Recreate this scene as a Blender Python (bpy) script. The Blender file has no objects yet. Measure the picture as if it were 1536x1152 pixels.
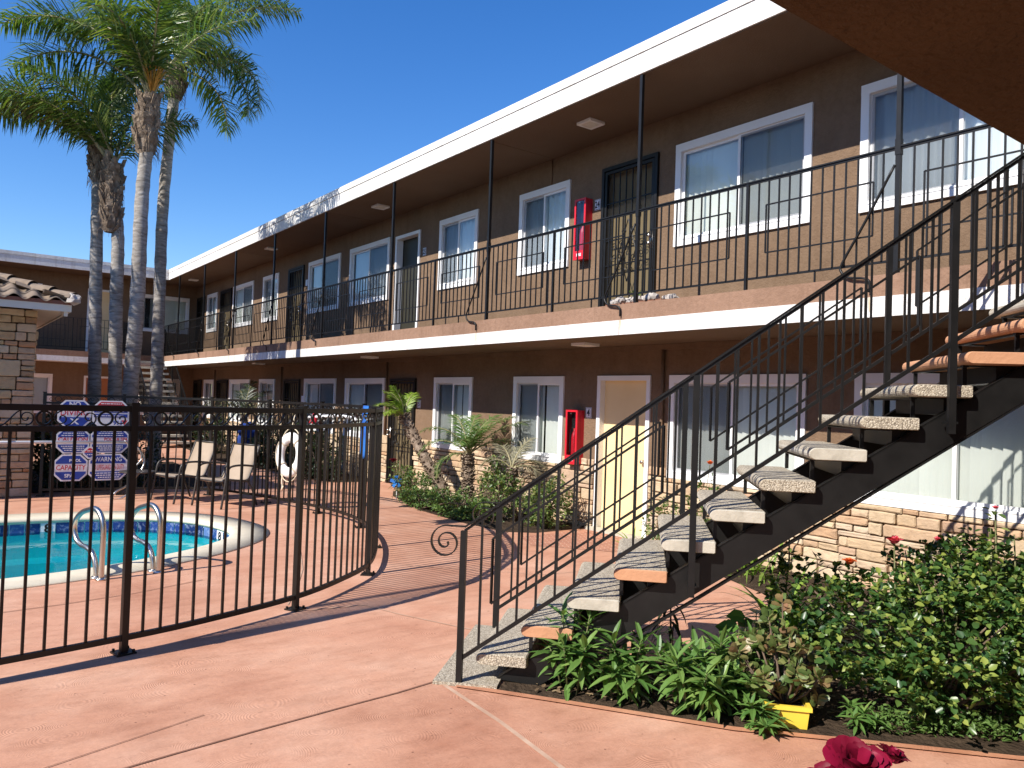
import bpy, bmesh, math, random
from mathutils import Vector, Matrix, noise
R = math.radians
PI = math.pi
random.seed(7)
sc = bpy.context.scene
COL = sc.collection

# ------------------------------------------------------------------ materials
MATS = {}
def nmat(name):
    m = bpy.data.materials.new(name); m.use_nodes = True
    nt = m.node_tree; nt.nodes.clear()
    out = nt.nodes.new('ShaderNodeOutputMaterial')
    MATS[name] = m
    return m, nt, out
def N(nt, typ, **kw):
    n = nt.nodes.new(typ)
    for k, v in kw.items():
        if k.startswith('i_'):
            key = k[2:].replace('_', ' ')
            n.inputs[key].default_value = v
        else: setattr(n, k, v)
    return n
def L(nt, a, b): nt.links.new(a, b)
def c4(c): return (c[0], c[1], c[2], 1)
def ramp(nt, fac, stops):
    r = N(nt, 'ShaderNodeValToRGB')
    while len(r.color_ramp.elements) < len(stops): r.color_ramp.elements.new(0.5)
    for e, (p, c) in zip(r.color_ramp.elements, stops):
        e.position = p; e.color = c4(c)
    L(nt, fac, r.inputs['Fac']); return r.outputs['Color']
def noise_tex(nt, vec, scale, detail=4, rough=0.55):
    n = N(nt, 'ShaderNodeTexNoise'); n.inputs['Scale'].default_value = scale
    n.inputs['Detail'].default_value = detail; n.inputs['Roughness'].default_value = rough
    L(nt, vec, n.inputs['Vector']); return n.outputs['Fac']
def mixc(nt, fac, a, b, mode='MIX'):
    m = N(nt, 'ShaderNodeMix', data_type='RGBA', blend_type=mode)
    if isinstance(fac, (int, float)): m.inputs[0].default_value = fac
    else: L(nt, fac, m.inputs[0])
    for s, v in ((6, a), (7, b)):
        if isinstance(v, tuple): m.inputs[s].default_value = c4(v)
        else: L(nt, v, m.inputs[s])
    return m.outputs[2]
def math_n(nt, op, a, b=None, c=None):
    m = N(nt, 'ShaderNodeMath', operation=op)
    for i, v in enumerate((a, b, c)):
        if v is None: continue
        if isinstance(v, (int, float)): m.inputs[i].default_value = v
        else: L(nt, v, m.inputs[i])
    return m.outputs[0]
def bump(nt, h, strength, dist=0.01, prev=None):
    b = N(nt, 'ShaderNodeBump'); b.inputs['Strength'].default_value = strength
    b.inputs['Distance'].default_value = dist; L(nt, h, b.inputs['Height'])
    if prev is not None: L(nt, prev, b.inputs['Normal'])
    return b.outputs['Normal']
def objco(nt):
    # world position: every surface keeps one continuous pattern
    return N(nt, 'ShaderNodeNewGeometry').outputs['Position']
def simple(name, stops, rough=0.6, scale=3.0, detail=5, bscale=0, bstr=0.0, bdist=0.01, metal=0.0, spec=0.5, scale2=0, stops2=None, f2=0.5):
    m, nt, out = nmat(name); v = objco(nt)
    col = ramp(nt, noise_tex(nt, v, scale, detail), stops)
    if scale2: col = mixc(nt, f2, col, ramp(nt, noise_tex(nt, v, scale2, 3), stops2), 'MULTIPLY')
    p = N(nt, 'ShaderNodeBsdfPrincipled'); L(nt, col, p.inputs['Base Color'])
    p.inputs['Roughness'].default_value = rough; p.inputs['Metallic'].default_value = metal
    p.inputs['Specular IOR Level'].default_value = spec
    if bscale: L(nt, bump(nt, noise_tex(nt, v, bscale, 4), bstr, bdist), p.inputs['Normal'])
    L(nt, p.outputs[0], out.inputs[0]); return m

def weathered(name, stops, rough, bscale, bstr, streak, patch, spec=.2):
    m, nt, out = nmat(name); v = objco(nt)
    col = ramp(nt, noise_tex(nt, v, 1.1, 7, .65), stops)
    mp = N(nt, 'ShaderNodeMapping'); mp.inputs['Scale'].default_value = (5.5, 5.5, .55); L(nt, v, mp.inputs['Vector'])
    col = mixc(nt, 1.0, col, ramp(nt, noise_tex(nt, mp.outputs[0], 1.0, 6, .7), [(.30, streak), (.48, (1, 1, 1)), (.75, (1.05, 1.05, 1.05))]), 'MULTIPLY')
    col = mixc(nt, 1.0, col, ramp(nt, noise_tex(nt, v, .55, 5, .6), [(.35, patch), (.55, (1, 1, 1))]), 'MULTIPLY')
    col = mixc(nt, 1.0, col, ramp(nt, noise_tex(nt, v, 16, 4, .6), [(.3, (.90, .89, .88)), (.6, (1.03, 1.03, 1.03))]), 'MULTIPLY')
    p = N(nt, 'ShaderNodeBsdfPrincipled'); L(nt, col, p.inputs['Base Color']); p.inputs['Roughness'].default_value = rough
    p.inputs['Specular IOR Level'].default_value = spec
    nb = bump(nt, noise_tex(nt, v, bscale, 4, .6), bstr, .014)
    nb = bump(nt, noise_tex(nt, v, 5, 4), .25, .03, nb)
    L(nt, nb, p.inputs['Normal']); L(nt, p.outputs[0], out.inputs[0]); return m
M_wall = weathered('stucco_brown', [(.3, (.172, .113, .071)), (.7, (.204, .135, .086))], .92, 48, .8, (.90, .88, .86), (.90, .90, .90))
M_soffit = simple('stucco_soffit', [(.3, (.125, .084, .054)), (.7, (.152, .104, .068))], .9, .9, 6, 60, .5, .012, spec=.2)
M_overhang_shaded = simple('stucco_overhang_shaded', [(.3, (.06, .035, .016)), (.7, (.085, .05, .023))], .92, 2.0, 6, 42, 1.0, .02, spec=.2)  # same stucco as the walls, darkened in colour for the low light
M_white = simple('white_trim', [(.2, (.74, .74, .73)), (.8, (.84, .84, .83))], .5, 2.0, 4)
M_fascia = weathered('white_stucco_band', [(.25, (.62, .612, .59)), (.6, (.70, .692, .67)), (.9, (.735, .728, .71))], .8, 30, .7, (.78, .75, .70), (.90, .89, .87), .3)
M_edge = weathered('painted_concrete_edge', [(.3, (.225, .135, .088)), (.7, (.285, .175, .118))], .88, 26, .7, (.80, .78, .76), (.88, .88, .88), .25)
M_deck = simple('brown_deck_coating', [(.3, (.065, .042, .03)), (.7, (.09, .06, .043))], .85, 3, 6, 30, .4, .01, spec=.25)
M_iron = simple('black_iron', [(.3, (.005, .0048, .0046)), (.7, (.010, .0095, .009))], .45, 9, 4, spec=.35)
M_fence = simple('dark_bronze_fence', [(.3, (.006, .0052, .0046)), (.7, (.012, .010, .0085))], .42, 9, 4, spec=.4)
M_chrome = simple('polished_steel', [(.3, (.56, .53, .48)), (.7, (.66, .63, .58))], .30, 6, 3, metal=1.0)
M_alu = simple('white_pole', [(.3, (.70, .70, .70)), (.7, (.80, .80, .80))], .3, 6, 3)
M_cream = simple('cream_door', [(.3, (.74, .56, .29)), (.7, (.80, .62, .34))], .5, 2, 4, spec=.4)
M_olive = simple('olive_door', [(.3, (.10, .09, .05)), (.7, (.14, .125, .07))], .5, 2, 4)
M_orange_door = simple('orange_door', [(.3, (.34, .12, .035)), (.7, (.42, .16, .05))], .5, 2, 4)
M_dark = simple('unlit_room_dark', [(.3, (.02, .02, .022)), (.7, (.035, .035, .035))], .8, 3, 3)  # near-black colour stands in for unlit rooms behind the windows
M_red = simple('red_enamel', [(.3, (.52, .012, .025)), (.7, (.62, .02, .035))], .35, 6, 3)
M_redtext = simple('red_lettering', [(.3, (.50, .012, .03)), (.7, (.55, .02, .04))], .5, 6, 3)
M_black = simple('black_plastic', [(.3, (.012, .012, .012)), (.7, (.02, .02, .02))], .5, 9, 3)
M_bluesign = simple('blue_sign', [(.3, (.014, .045, .30)), (.7, (.02, .06, .36))], .4, 6, 3)
M_whitesign = simple('white_sign', [(.3, (.72, .72, .76)), (.7, (.78, .78, .80))], .4, 6, 3)
M_mesh_fabric = simple('tan_sling', [(.3, (.31, .24, .175)), (.7, (.37, .29, .215))], .8, 5, 3, 300, .3, .003)
M_chairframe = simple('bronze_frame', [(.3, (.03, .025, .022)), (.7, (.045, .038, .033))], .45, 9, 3)
M_coping = simple('cream_coping', [(.3, (.60, .53, .40)), (.7, (.70, .63, .49))], .75, 4, 6, 40, .25, .008, spec=.3)
M_plaster = simple('pool_plaster', [(.3, (.62, .90, .88)), (.7, (.68, .93, .91))], .7, 1.5, 4)
M_soil = simple('soil', [(.3, (.035, .024, .016)), (.7, (.08, .055, .036))], .95, 9, 6, 30, 1.0, .03, spec=.1)
M_ground = simple('dry_ground', [(.3, (.12, .09, .07)), (.7, (.2, .16, .12))], .95, 2, 6, 12, .6, .03, spec=.1)
M_roof = simple('flat_roof', [(.3, (.35, .34, .33)), (.7, (.45, .44, .42))], .9, 2, 4)
M_yellow = simple('yellow_plastic', [(.3, (.74, .52, .045)), (.7, (.82, .60, .07))], .45, 4, 4)
M_ring = simple('life_ring_white', [(.3, (.72, .71, .68)), (.7, (.80, .79, .76))], .6, 8, 4)
M_rope = simple('rope', [(.3, (.55, .45, .30)), (.7, (.70, .62, .48))], .9, 30, 3)
M_blue = simple('blue_cloth', [(.3, (.008, .07, .33)), (.7, (.012, .16, .48))], .8, 4, 4)
M_joint = simple('pale_joint_filler', [(.3, (.40, .24, .16)), (.7, (.55, .38, .27))], .9, 8, 5)
M_djoint = simple('dark_saw_cut', [(.3, (.16, .075, .045)), (.7, (.26, .12, .075))], .9, 14, 5)
M_rock = simple('rock', [(.3, (.30, .27, .25)), (.7, (.50, .46, .42))], .9, 9, 6, 20, .7, .02)
M_orange = simple('orange_painted_concrete', [(.3, (.46, .235, .13)), (.7, (.54, .285, .16))], .85, 6, 6, 40, .4, .008, spec=.25)
M_tile = simple('roof_clay', [(.3, (.18, .135, .095)), (.5, (.25, .19, .14)), (.75, (.105, .092, .08))], .85, 4, 6, 30, .5, .008, spec=.25)
M_tileback = simple('roof_mortar_red', [(.3, (.20, .085, .06)), (.7, (.27, .12, .085))], .9, 5, 5)
M_eave = simple('eave_paint', [(.3, (.62, .60, .52)), (.7, (.70, .68, .60))], .6, 3, 4)
M_bark = simple('brown_fibre', [(.25, (.09, .065, .045)), (.5, (.22, .165, .12)), (.8, (.38, .31, .24))], .95, 9, 6, 40, 1.0, .02, spec=.1)
M_stem = simple('green_stem', [(.3, (.09, .10, .035)), (.7, (.15, .15, .06))], .7, 9, 3)
M_wood = simple('woody_stem', [(.3, (.09, .06, .04)), (.7, (.17, .12, .08))], .9, 12, 4)
M_petiole = simple('frond_stalk', [(.3, (.17, .16, .065)), (.7, (.36, .31, .17))], .6, 5, 3)

def m_terracotta(name, c1, c2, c3):
    m, nt, out = nmat(name); v = objco(nt)
    n1 = noise_tex(nt, v, 1.1, 7, .62)
    mp = N(nt, 'ShaderNodeMapping'); mp.inputs['Scale'].default_value = (3.0, 9.0, 4); mp.inputs['Rotation'].default_value = (0, 0, .6)
    L(nt, v, mp.inputs['Vector'])
    col = ramp(nt, n1, [(.28, c1), (.5, c2), (.72, c3)])
    n2 = noise_tex(nt, mp.outputs[0], 1.0, 6, .65)
    col = mixc(nt, .7, col, ramp(nt, n2, [(.3, (.78, .74, .71)), (.5, (1, 1, 1)), (.72, (1.12, 1.13, 1.12))]), 'MULTIPLY')
    col = mixc(nt, 1.0, col, ramp(nt, noise_tex(nt, v, .45, 8, .7), [(.36, (.88, .85, .83)), (.5, (1, 1, 1)), (.68, (1.05, 1.06, 1.08))]), 'MULTIPLY')
    col = mixc(nt, 1.0, col, ramp(nt, noise_tex(nt, v, 7, 6, .75), [(.27, (.62, .58, .56)), (.36, (1, 1, 1))]), 'MULTIPLY')
    n3 = noise_tex(nt, v, 60, 3)
    col = mixc(nt, .35, col, ramp(nt, n3, [(.3, (.8, .78, .76)), (.55, (1, 1, 1))]), 'MULTIPLY')
    vs_ = N(nt, 'ShaderNodeTexVoronoi', feature='F1'); vs_.inputs['Scale'].default_value = 9.0; L(nt, v, vs_.inputs['Vector'])
    col = mixc(nt, 1.0, col, ramp(nt, vs_.outputs['Distance'], [(.035, (.45, .42, .40)), (.07, (1, 1, 1))]), 'MULTIPLY')
    # trowel swirls: concentric arcs around scattered centres
    vn = N(nt, 'ShaderNodeTexVoronoi', feature='F1'); vn.inputs['Scale'].default_value = 3.6
    vn.inputs['Randomness'].default_value = .9
    wob = N(nt, 'ShaderNodeVectorMath', operation='MULTIPLY_ADD')
    nn = N(nt, 'ShaderNodeTexNoise'); nn.inputs['Scale'].default_value = 2.5; L(nt, v, nn.inputs['Vector'])
    L(nt, nn.outputs['Color'], wob.inputs[0]); wob.inputs[1].default_value = (.14, .14, 0); L(nt, v, wob.inputs[2])
    L(nt, wob.outputs[0], vn.inputs['Vector'])
    s = math_n(nt, 'SINE', math_n(nt, 'MULTIPLY', vn.outputs['Distance'], 165.0))
    rough_ = noise_tex(nt, v, 25, 3)
    mask = math_n(nt, 'MULTIPLY', math_n(nt, 'SUBTRACT', noise_tex(nt, v, 2.6, 4), .47), 4.0)
    mask.node.use_clamp = True
    h = math_n(nt, 'ADD', math_n(nt, 'MULTIPLY', math_n(nt, 'MULTIPLY', s, mask), .5), math_n(nt, 'MULTIPLY', rough_, 1.2))
    p = N(nt, 'ShaderNodeBsdfPrincipled'); L(nt, col, p.inputs['Base Color'])
    p.inputs['Roughness'].default_value = .72; p.inputs['Specular IOR Level'].default_value = .3
    nb = bump(nt, h, .32, .006)
    nb = bump(nt, noise_tex(nt, mp.outputs[0], 2.0, 5), .25, .03, nb)
    L(nt, nb, p.inputs['Normal'])
    L(nt, p.outputs[0], out.inputs[0]); return m
M_terra = m_terracotta('stamped_terracotta', (.44, .205, .126), (.54, .285, .186), (.61, .365, .255))
M_terra2 = m_terracotta('terracotta_band', (.42, .185, .10), (.50, .235, .135), (.54, .28, .17))

def m_aggregate(name, tint):
    m, nt, out = nmat(name); v = objco(nt)
    vo = N(nt, 'ShaderNodeTexVoronoi', feature='F1'); vo.inputs['Scale'].default_value = 135; L(nt, v, vo.inputs['Vector'])
    sep = N(nt, 'ShaderNodeSeparateColor'); L(nt, vo.outputs['Color'], sep.inputs[0])
    t = tint
    col = ramp(nt, sep.outputs[0], [(.0, (.22*t[0], .185*t[1], .14*t[2])), (.3, (.36*t[0], .31*t[1], .235*t[2])), (.65, (.46*t[0], .40*t[1], .30*t[2])), (.92, (.58*t[0], .52*t[1], .41*t[2]))])
    dist = vo.outputs['Distance']
    col = mixc(nt, .6, col, ramp(nt, dist, [(.35, (1, 1, 1)), (.8, (.6, .57, .53))]), 'MULTIPLY')
    p = N(nt, 'ShaderNodeBsdfPrincipled'); L(nt, col, p.inputs['Base Color']); p.inputs['Roughness'].default_value = .75
    inv = math_n(nt, 'SUBTRACT', 1.0, dist)
    L(nt, bump(nt, inv, .7, .006), p.inputs['Normal'])
    L(nt, p.outputs[0], out.inputs[0]); return m
M_agg = m_aggregate('exposed_aggregate', (1, 1, 1))
M_concrete = simple('pale_concrete', [(.25, (.34, .31, .25)), (.5, (.47, .435, .355)), (.75, (.54, .50, .42))], .85, 9, 7, 60, .4, .006, spec=.25)

def m_island(name, stops, rough, bs, bstr, nscale=8, spec=.3):
    m, nt, out = nmat(name); v = objco(nt)
    g = N(nt, 'ShaderNodeNewGeometry')
    col = ramp(nt, g.outputs['Random Per Island'], stops)
    col = mixc(nt, .8, col, ramp(nt, noise_tex(nt, v, nscale, 6, .65), [(.25, (.66, .62, .58)), (.5, (1, 1, 1)), (.75, (1.15, 1.12, 1.05))]), 'MULTIPLY')
    p = N(nt, 'ShaderNodeBsdfPrincipled'); L(nt, col, p.inputs['Base Color']); p.inputs['Roughness'].default_value = rough
    p.inputs['Specular IOR Level'].default_value = spec
    L(nt, bump(nt, noise_tex(nt, v, bs, 5, .6), bstr, .02), p.inputs['Normal'])
    L(nt, p.outputs[0], out.inputs[0]); return m
M_stone = m_island('ledgestone_tan', [(0, (.43, .30, .18)), (.2, (.52, .40, .265)), (.4, (.46, .335, .21)), (.55, (.58, .47, .335)), (.72, (.42, .26, .15)), (.85, (.53, .435, .315)), (1, (.36, .21, .13))], .9, 12, .9)
M_stone2 = m_island('ledgestone_grey', [(0, (.40,.285,.16)), (.2, (.52,.41,.27)), (.4, (.43,.31,.18)), (.55, (.55,.45,.32)), (.72, (.42,.21,.10)), (.85, (.50,.40,.29)), (1, (.36,.21,.11))], .9, 14, .9)

def m_leaf(name, stops, rough=.45, trans=.25, spec=.5):
    m, nt, out = nmat(name)
    g = N(nt, 'ShaderNodeNewGeometry')
    col = ramp(nt, g.outputs['Random Per Island'], stops)
    p = N(nt, 'ShaderNodeBsdfPrincipled'); L(nt, col, p.inputs['Base Color']); p.inputs['Roughness'].default_value = rough
    p.inputs['Specular IOR Level'].default_value = spec
    t = N(nt, 'ShaderNodeBsdfTranslucent'); L(nt, mixc(nt, 1.0, col, (1.3, 1.5, .55), 'MULTIPLY'), t.inputs['Color'])
    mx = N(nt, 'ShaderNodeMixShader'); mx.inputs[0].default_value = trans
    L(nt, p.outputs[0], mx.inputs[1]); L(nt, t.outputs[0], mx.inputs[2]); L(nt, mx.outputs[0], out.inputs[0]); return m
M_palmleaf = m_leaf('queen_palm_leaf', [(0, (.042, .085, .018)), (.5, (.085, .145, .030)), (.85, (.16, .21, .05)), (1, (.27, .28, .08))], .36, .34)
M_dateleaf = m_leaf('date_palm_leaf', [(0, (.055, .12, .03)), (.6, (.10, .18, .045)), (1, (.20, .26, .08))], .45, .25)
M_brightpalm = m_leaf('bright_palm_leaf', [(0, (.13, .22, .02)), (1, (.26, .36, .05))], .45, .35)
M_drypalm = m_leaf('dry_palm_leaf', [(0, (.16, .16, .10)), (1, (.32, .29, .20))], .6, .15)
M_rose = m_leaf('rose_leaf', [(0, (.022, .062, .018)), (.45, (.052, .115, .028)), (.75, (.12, .19, .042)), (1, (.29, .34, .075))], .34, .25, .42)
M_shrub = m_leaf('shrub_leaf', [(0, (.045, .09, .022)), (.5, (.095, .155, .04)), (1, (.24, .27, .085))], .45, .25)
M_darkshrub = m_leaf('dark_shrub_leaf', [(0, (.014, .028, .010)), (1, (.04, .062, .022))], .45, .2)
M_lance = m_leaf('lance_leaf', [(0, (.06, .14, .03)), (.6, (.115, .215, .05)), (1, (.19, .29, .075))], .36, .22)
M_strap = m_leaf('strap_leaf', [(0, (.13, .24, .03)), (1, (.24, .36, .055))], .4, .3)
M_broad = m_leaf('broad_leaf', [(0, (.09, .21, .035)), (1, (.13, .27, .05))], .4, .3)
M_jade = m_leaf('jade_leaf', [(0, (.055, .10, .025)), (.45, (.11, .15, .04)), (.75, (.20, .19, .07)), (1, (.26, .14, .08))], .4, .08)
M_groundcover = m_leaf('ground_cover_leaf', [(0, (.07, .14, .03)), (1, (.15, .24, .06))], .5, .3)
M_pink = m_leaf('pink_petal', [(0, (.75, .06, .14)), (1, (.85, .18, .22))], .6, .2)
M_crimson = m_leaf('crimson_petal', [(0, (.11, .0015, .012)), (1, (.23, .004, .030))], .55, .12, .3)
M_orangepetal = m_leaf('orange_petal', [(0, (.75, .13, .03)), (1, (.80, .22, .06))], .6, .2)

def m_trunk():
    m, nt, out = nmat('palm_trunk'); v = objco(nt)
    w = N(nt, 'ShaderNodeTexWave', wave_type='BANDS', bands_direction='Z'); w.inputs['Scale'].default_value = 2.2
    w.inputs['Distortion'].default_value = 9; w.inputs['Detail'].default_value = 3; w.inputs['Detail Scale'].default_value = 1.5; L(nt, v, w.inputs['Vector'])
    mp = N(nt, 'ShaderNodeMapping'); mp.inputs['Scale'].default_value = (5, 5, 26); L(nt, v, mp.inputs['Vector'])
    n = noise_tex(nt, mp.outputs[0], 1.0, 6, .6)
    col = ramp(nt, n, [(.25, (.17, .15, .13)), (.5, (.33, .30, .265)), (.75, (.47, .44, .40))])
    col = mixc(nt, .75, col, ramp(nt, w.outputs['Fac'], [(.0, (.66, .63, .6)), (.12, (1, 1, 1)), (1, (1, 1, 1))]), 'MULTIPLY')
    n2 = noise_tex(nt, v, 2.3, 4)
    col = mixc(nt, .7, col, ramp(nt, n2, [(.35, (.72, .70, .68)), (.6, (1.05, 1.05, 1.05))]), 'MULTIPLY')
    p = N(nt, 'ShaderNodeBsdfPrincipled'); L(nt, col, p.inputs['Base Color']); p.inputs['Roughness'].default_value = .9
    p.inputs['Specular IOR Level'].default_value = .2
    nb = bump(nt, w.outputs['Fac'], .25, .01); nb = bump(nt, n, .7, .015, nb)
    L(nt, nb, p.inputs['Normal']); L(nt, p.outputs[0], out.inputs[0]); return m
M_trunk = m_trunk()

def m_glass(name, tint, rough=.02, base_refl=.015):
    m, nt, out = nmat(name)
    lw = N(nt, 'ShaderNodeFresnel'); lw.inputs['IOR'].default_value = 1.55
    f = math_n(nt, 'MULTIPLY_ADD', lw.outputs[0], 1.05, base_refl); f.node.use_clamp = True
    t = N(nt, 'ShaderNodeBsdfTransparent'); t.inputs[0].default_value = c4(tint)
    g = N(nt, 'ShaderNodeBsdfGlossy'); g.inputs['Roughness'].default_value = rough; g.inputs['Color'].default_value = (.9, .95, 1, 1)
    v = objco(nt)
    L(nt, bump(nt, noise_tex(nt, v, 1.2, 2), .12, .03), g.inputs['Normal'])
    mx = N(nt, 'ShaderNodeMixShader'); L(nt, f, mx.inputs[0]); L(nt, t.outputs[0], mx.inputs[1]); L(nt, g.outputs[0], mx.inputs[2])
    L(nt, mx.outputs[0], out.inputs[0]); return m
M_glass = m_glass('window_glass', (.95, .97, .97))
def m_screen():
    m, nt, out = nmat('insect_screen')
    t = N(nt, 'ShaderNodeBsdfTransparent'); t.inputs[0].default_value = (.78, .79, .81, 1)
    d = N(nt, 'ShaderNodeBsdfDiffuse'); d.inputs[0].default_value = (.07, .072, .076, 1)
    mx = N(nt, 'ShaderNodeMixShader'); mx.inputs[0].default_value = .24
    L(nt, t.outputs[0], mx.inputs[1]); L(nt, d.outputs[0], mx.inputs[2]); L(nt, mx.outputs[0], out.inputs[0]); return m
M_screen = m_screen()
def m_gatescreen():
    m, nt, out = nmat('security_mesh')
    t = N(nt, 'ShaderNodeBsdfTransparent'); t.inputs[0].default_value = (.9, .9, .9, 1)
    d = N(nt, 'ShaderNodeBsdfDiffuse'); d.inputs[0].default_value = (.02, .02, .02, 1)
    mx = N(nt, 'ShaderNodeMixShader'); mx.inputs[0].default_value = .52
    L(nt, t.outputs[0], mx.inputs[1]); L(nt, d.outputs[0], mx.inputs[2]); L(nt, mx.outputs[0], out.inputs[0]); return m
M_gscreen = m_gatescreen()
M_blind = simple('vertical_blind', [(.3, (.80, .82, .75)), (.7, (.86, .88, .81))], .7, 1, 2)
M_curtain = simple('sheer_curtain', [(.3, (.78, .81, .80)), (.7, (.85, .88, .87))], .8, 1, 2)
def m_water():
    m, nt, out = nmat('pool_water'); v = objco(nt)
    fr = N(nt, 'ShaderNodeFresnel'); fr.inputs['IOR'].default_value = 1.33
    nb = bump(nt, noise_tex(nt, v, 2.6, 3), .16, .03)
    L(nt, nb, fr.inputs['Normal'])
    t = N(nt, 'ShaderNodeBsdfTransparent'); t.inputs[0].default_value = (.14, .90, .93, 1)
    g = N(nt, 'ShaderNodeBsdfGlossy'); g.inputs['Roughness'].default_value = .01; L(nt, nb, g.inputs['Normal'])
    mx = N(nt, 'ShaderNodeMixShader'); L(nt, math_n(nt, 'MULTIPLY', fr.outputs[0], .75), mx.inputs[0]); L(nt, t.outputs[0], mx.inputs[1]); L(nt, g.outputs[0], mx.inputs[2])
    L(nt, mx.outputs[0], out.inputs[0]); return m
M_water = m_water()
def m_pooltile():
    m, nt, out = nmat('blue_pool_tile'); 
    g = N(nt, 'ShaderNodeNewGeometry')
    col = ramp(nt, g.outputs['Random Per Island'], [(0, (.008, .018, .085)), (.5, (.014, .036, .17)), (.85, (.03, .08, .28)), (1, (.16, .25, .45))])
    n = noise_tex(nt, objco(nt), 22, 4)
    col = mixc(nt, ramp(nt, n, [(.52, (0, 0, 0)), (.6, (.30, .30, .30))]), col, (.40, .48, .62))
    p = N(nt, 'ShaderNodeBsdfPrincipled'); L(nt, col, p.inputs['Base Color']); p.inputs['Roughness'].default_value = .2
    L(nt, p.outputs[0], out.inputs[0]); return m
M_pooltile = m_pooltile()
def m_paver():
    m, nt, out = nmat('stamped_brick_walk'); v = objco(nt)
    mp = N(nt, 'ShaderNodeMapping'); mp.inputs['Rotation'].default_value = (0, 0, .5); mp.inputs['Scale'].default_value = (2.6, 2.6, 1); L(nt, v, mp.inputs['Vector'])
    b = N(nt, 'ShaderNodeTexBrick'); L(nt, mp.outputs[0], b.inputs['Vector'])
    b.inputs['Color1'].default_value = (.33, .13, .08, 1); b.inputs['Color2'].default_value = (.42, .18, .11, 1); b.inputs['Mortar'].default_value = (.55, .38, .28, 1)
    b.inputs['Scale'].default_value = 1.6; b.inputs['Mortar Size'].default_value = .018
    col = mixc(nt, .7, b.outputs['Color'], ramp(nt, noise_tex(nt, v, 5, 6), [(.3, (.75, .7, .68)), (.6, (1.05, 1.03, 1))]), 'MULTIPLY')
    p = N(nt, 'ShaderNodeBsdfPrincipled'); L(nt, col, p.inputs['Base Color']); p.inputs['Roughness'].default_value = .8
    L(nt, bump(nt, b.outputs['Fac'], -.5, .01), p.inputs['Normal'])
    L(nt, p.outputs[0], out.inputs[0]); return m
M_paver = m_paver()

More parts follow.
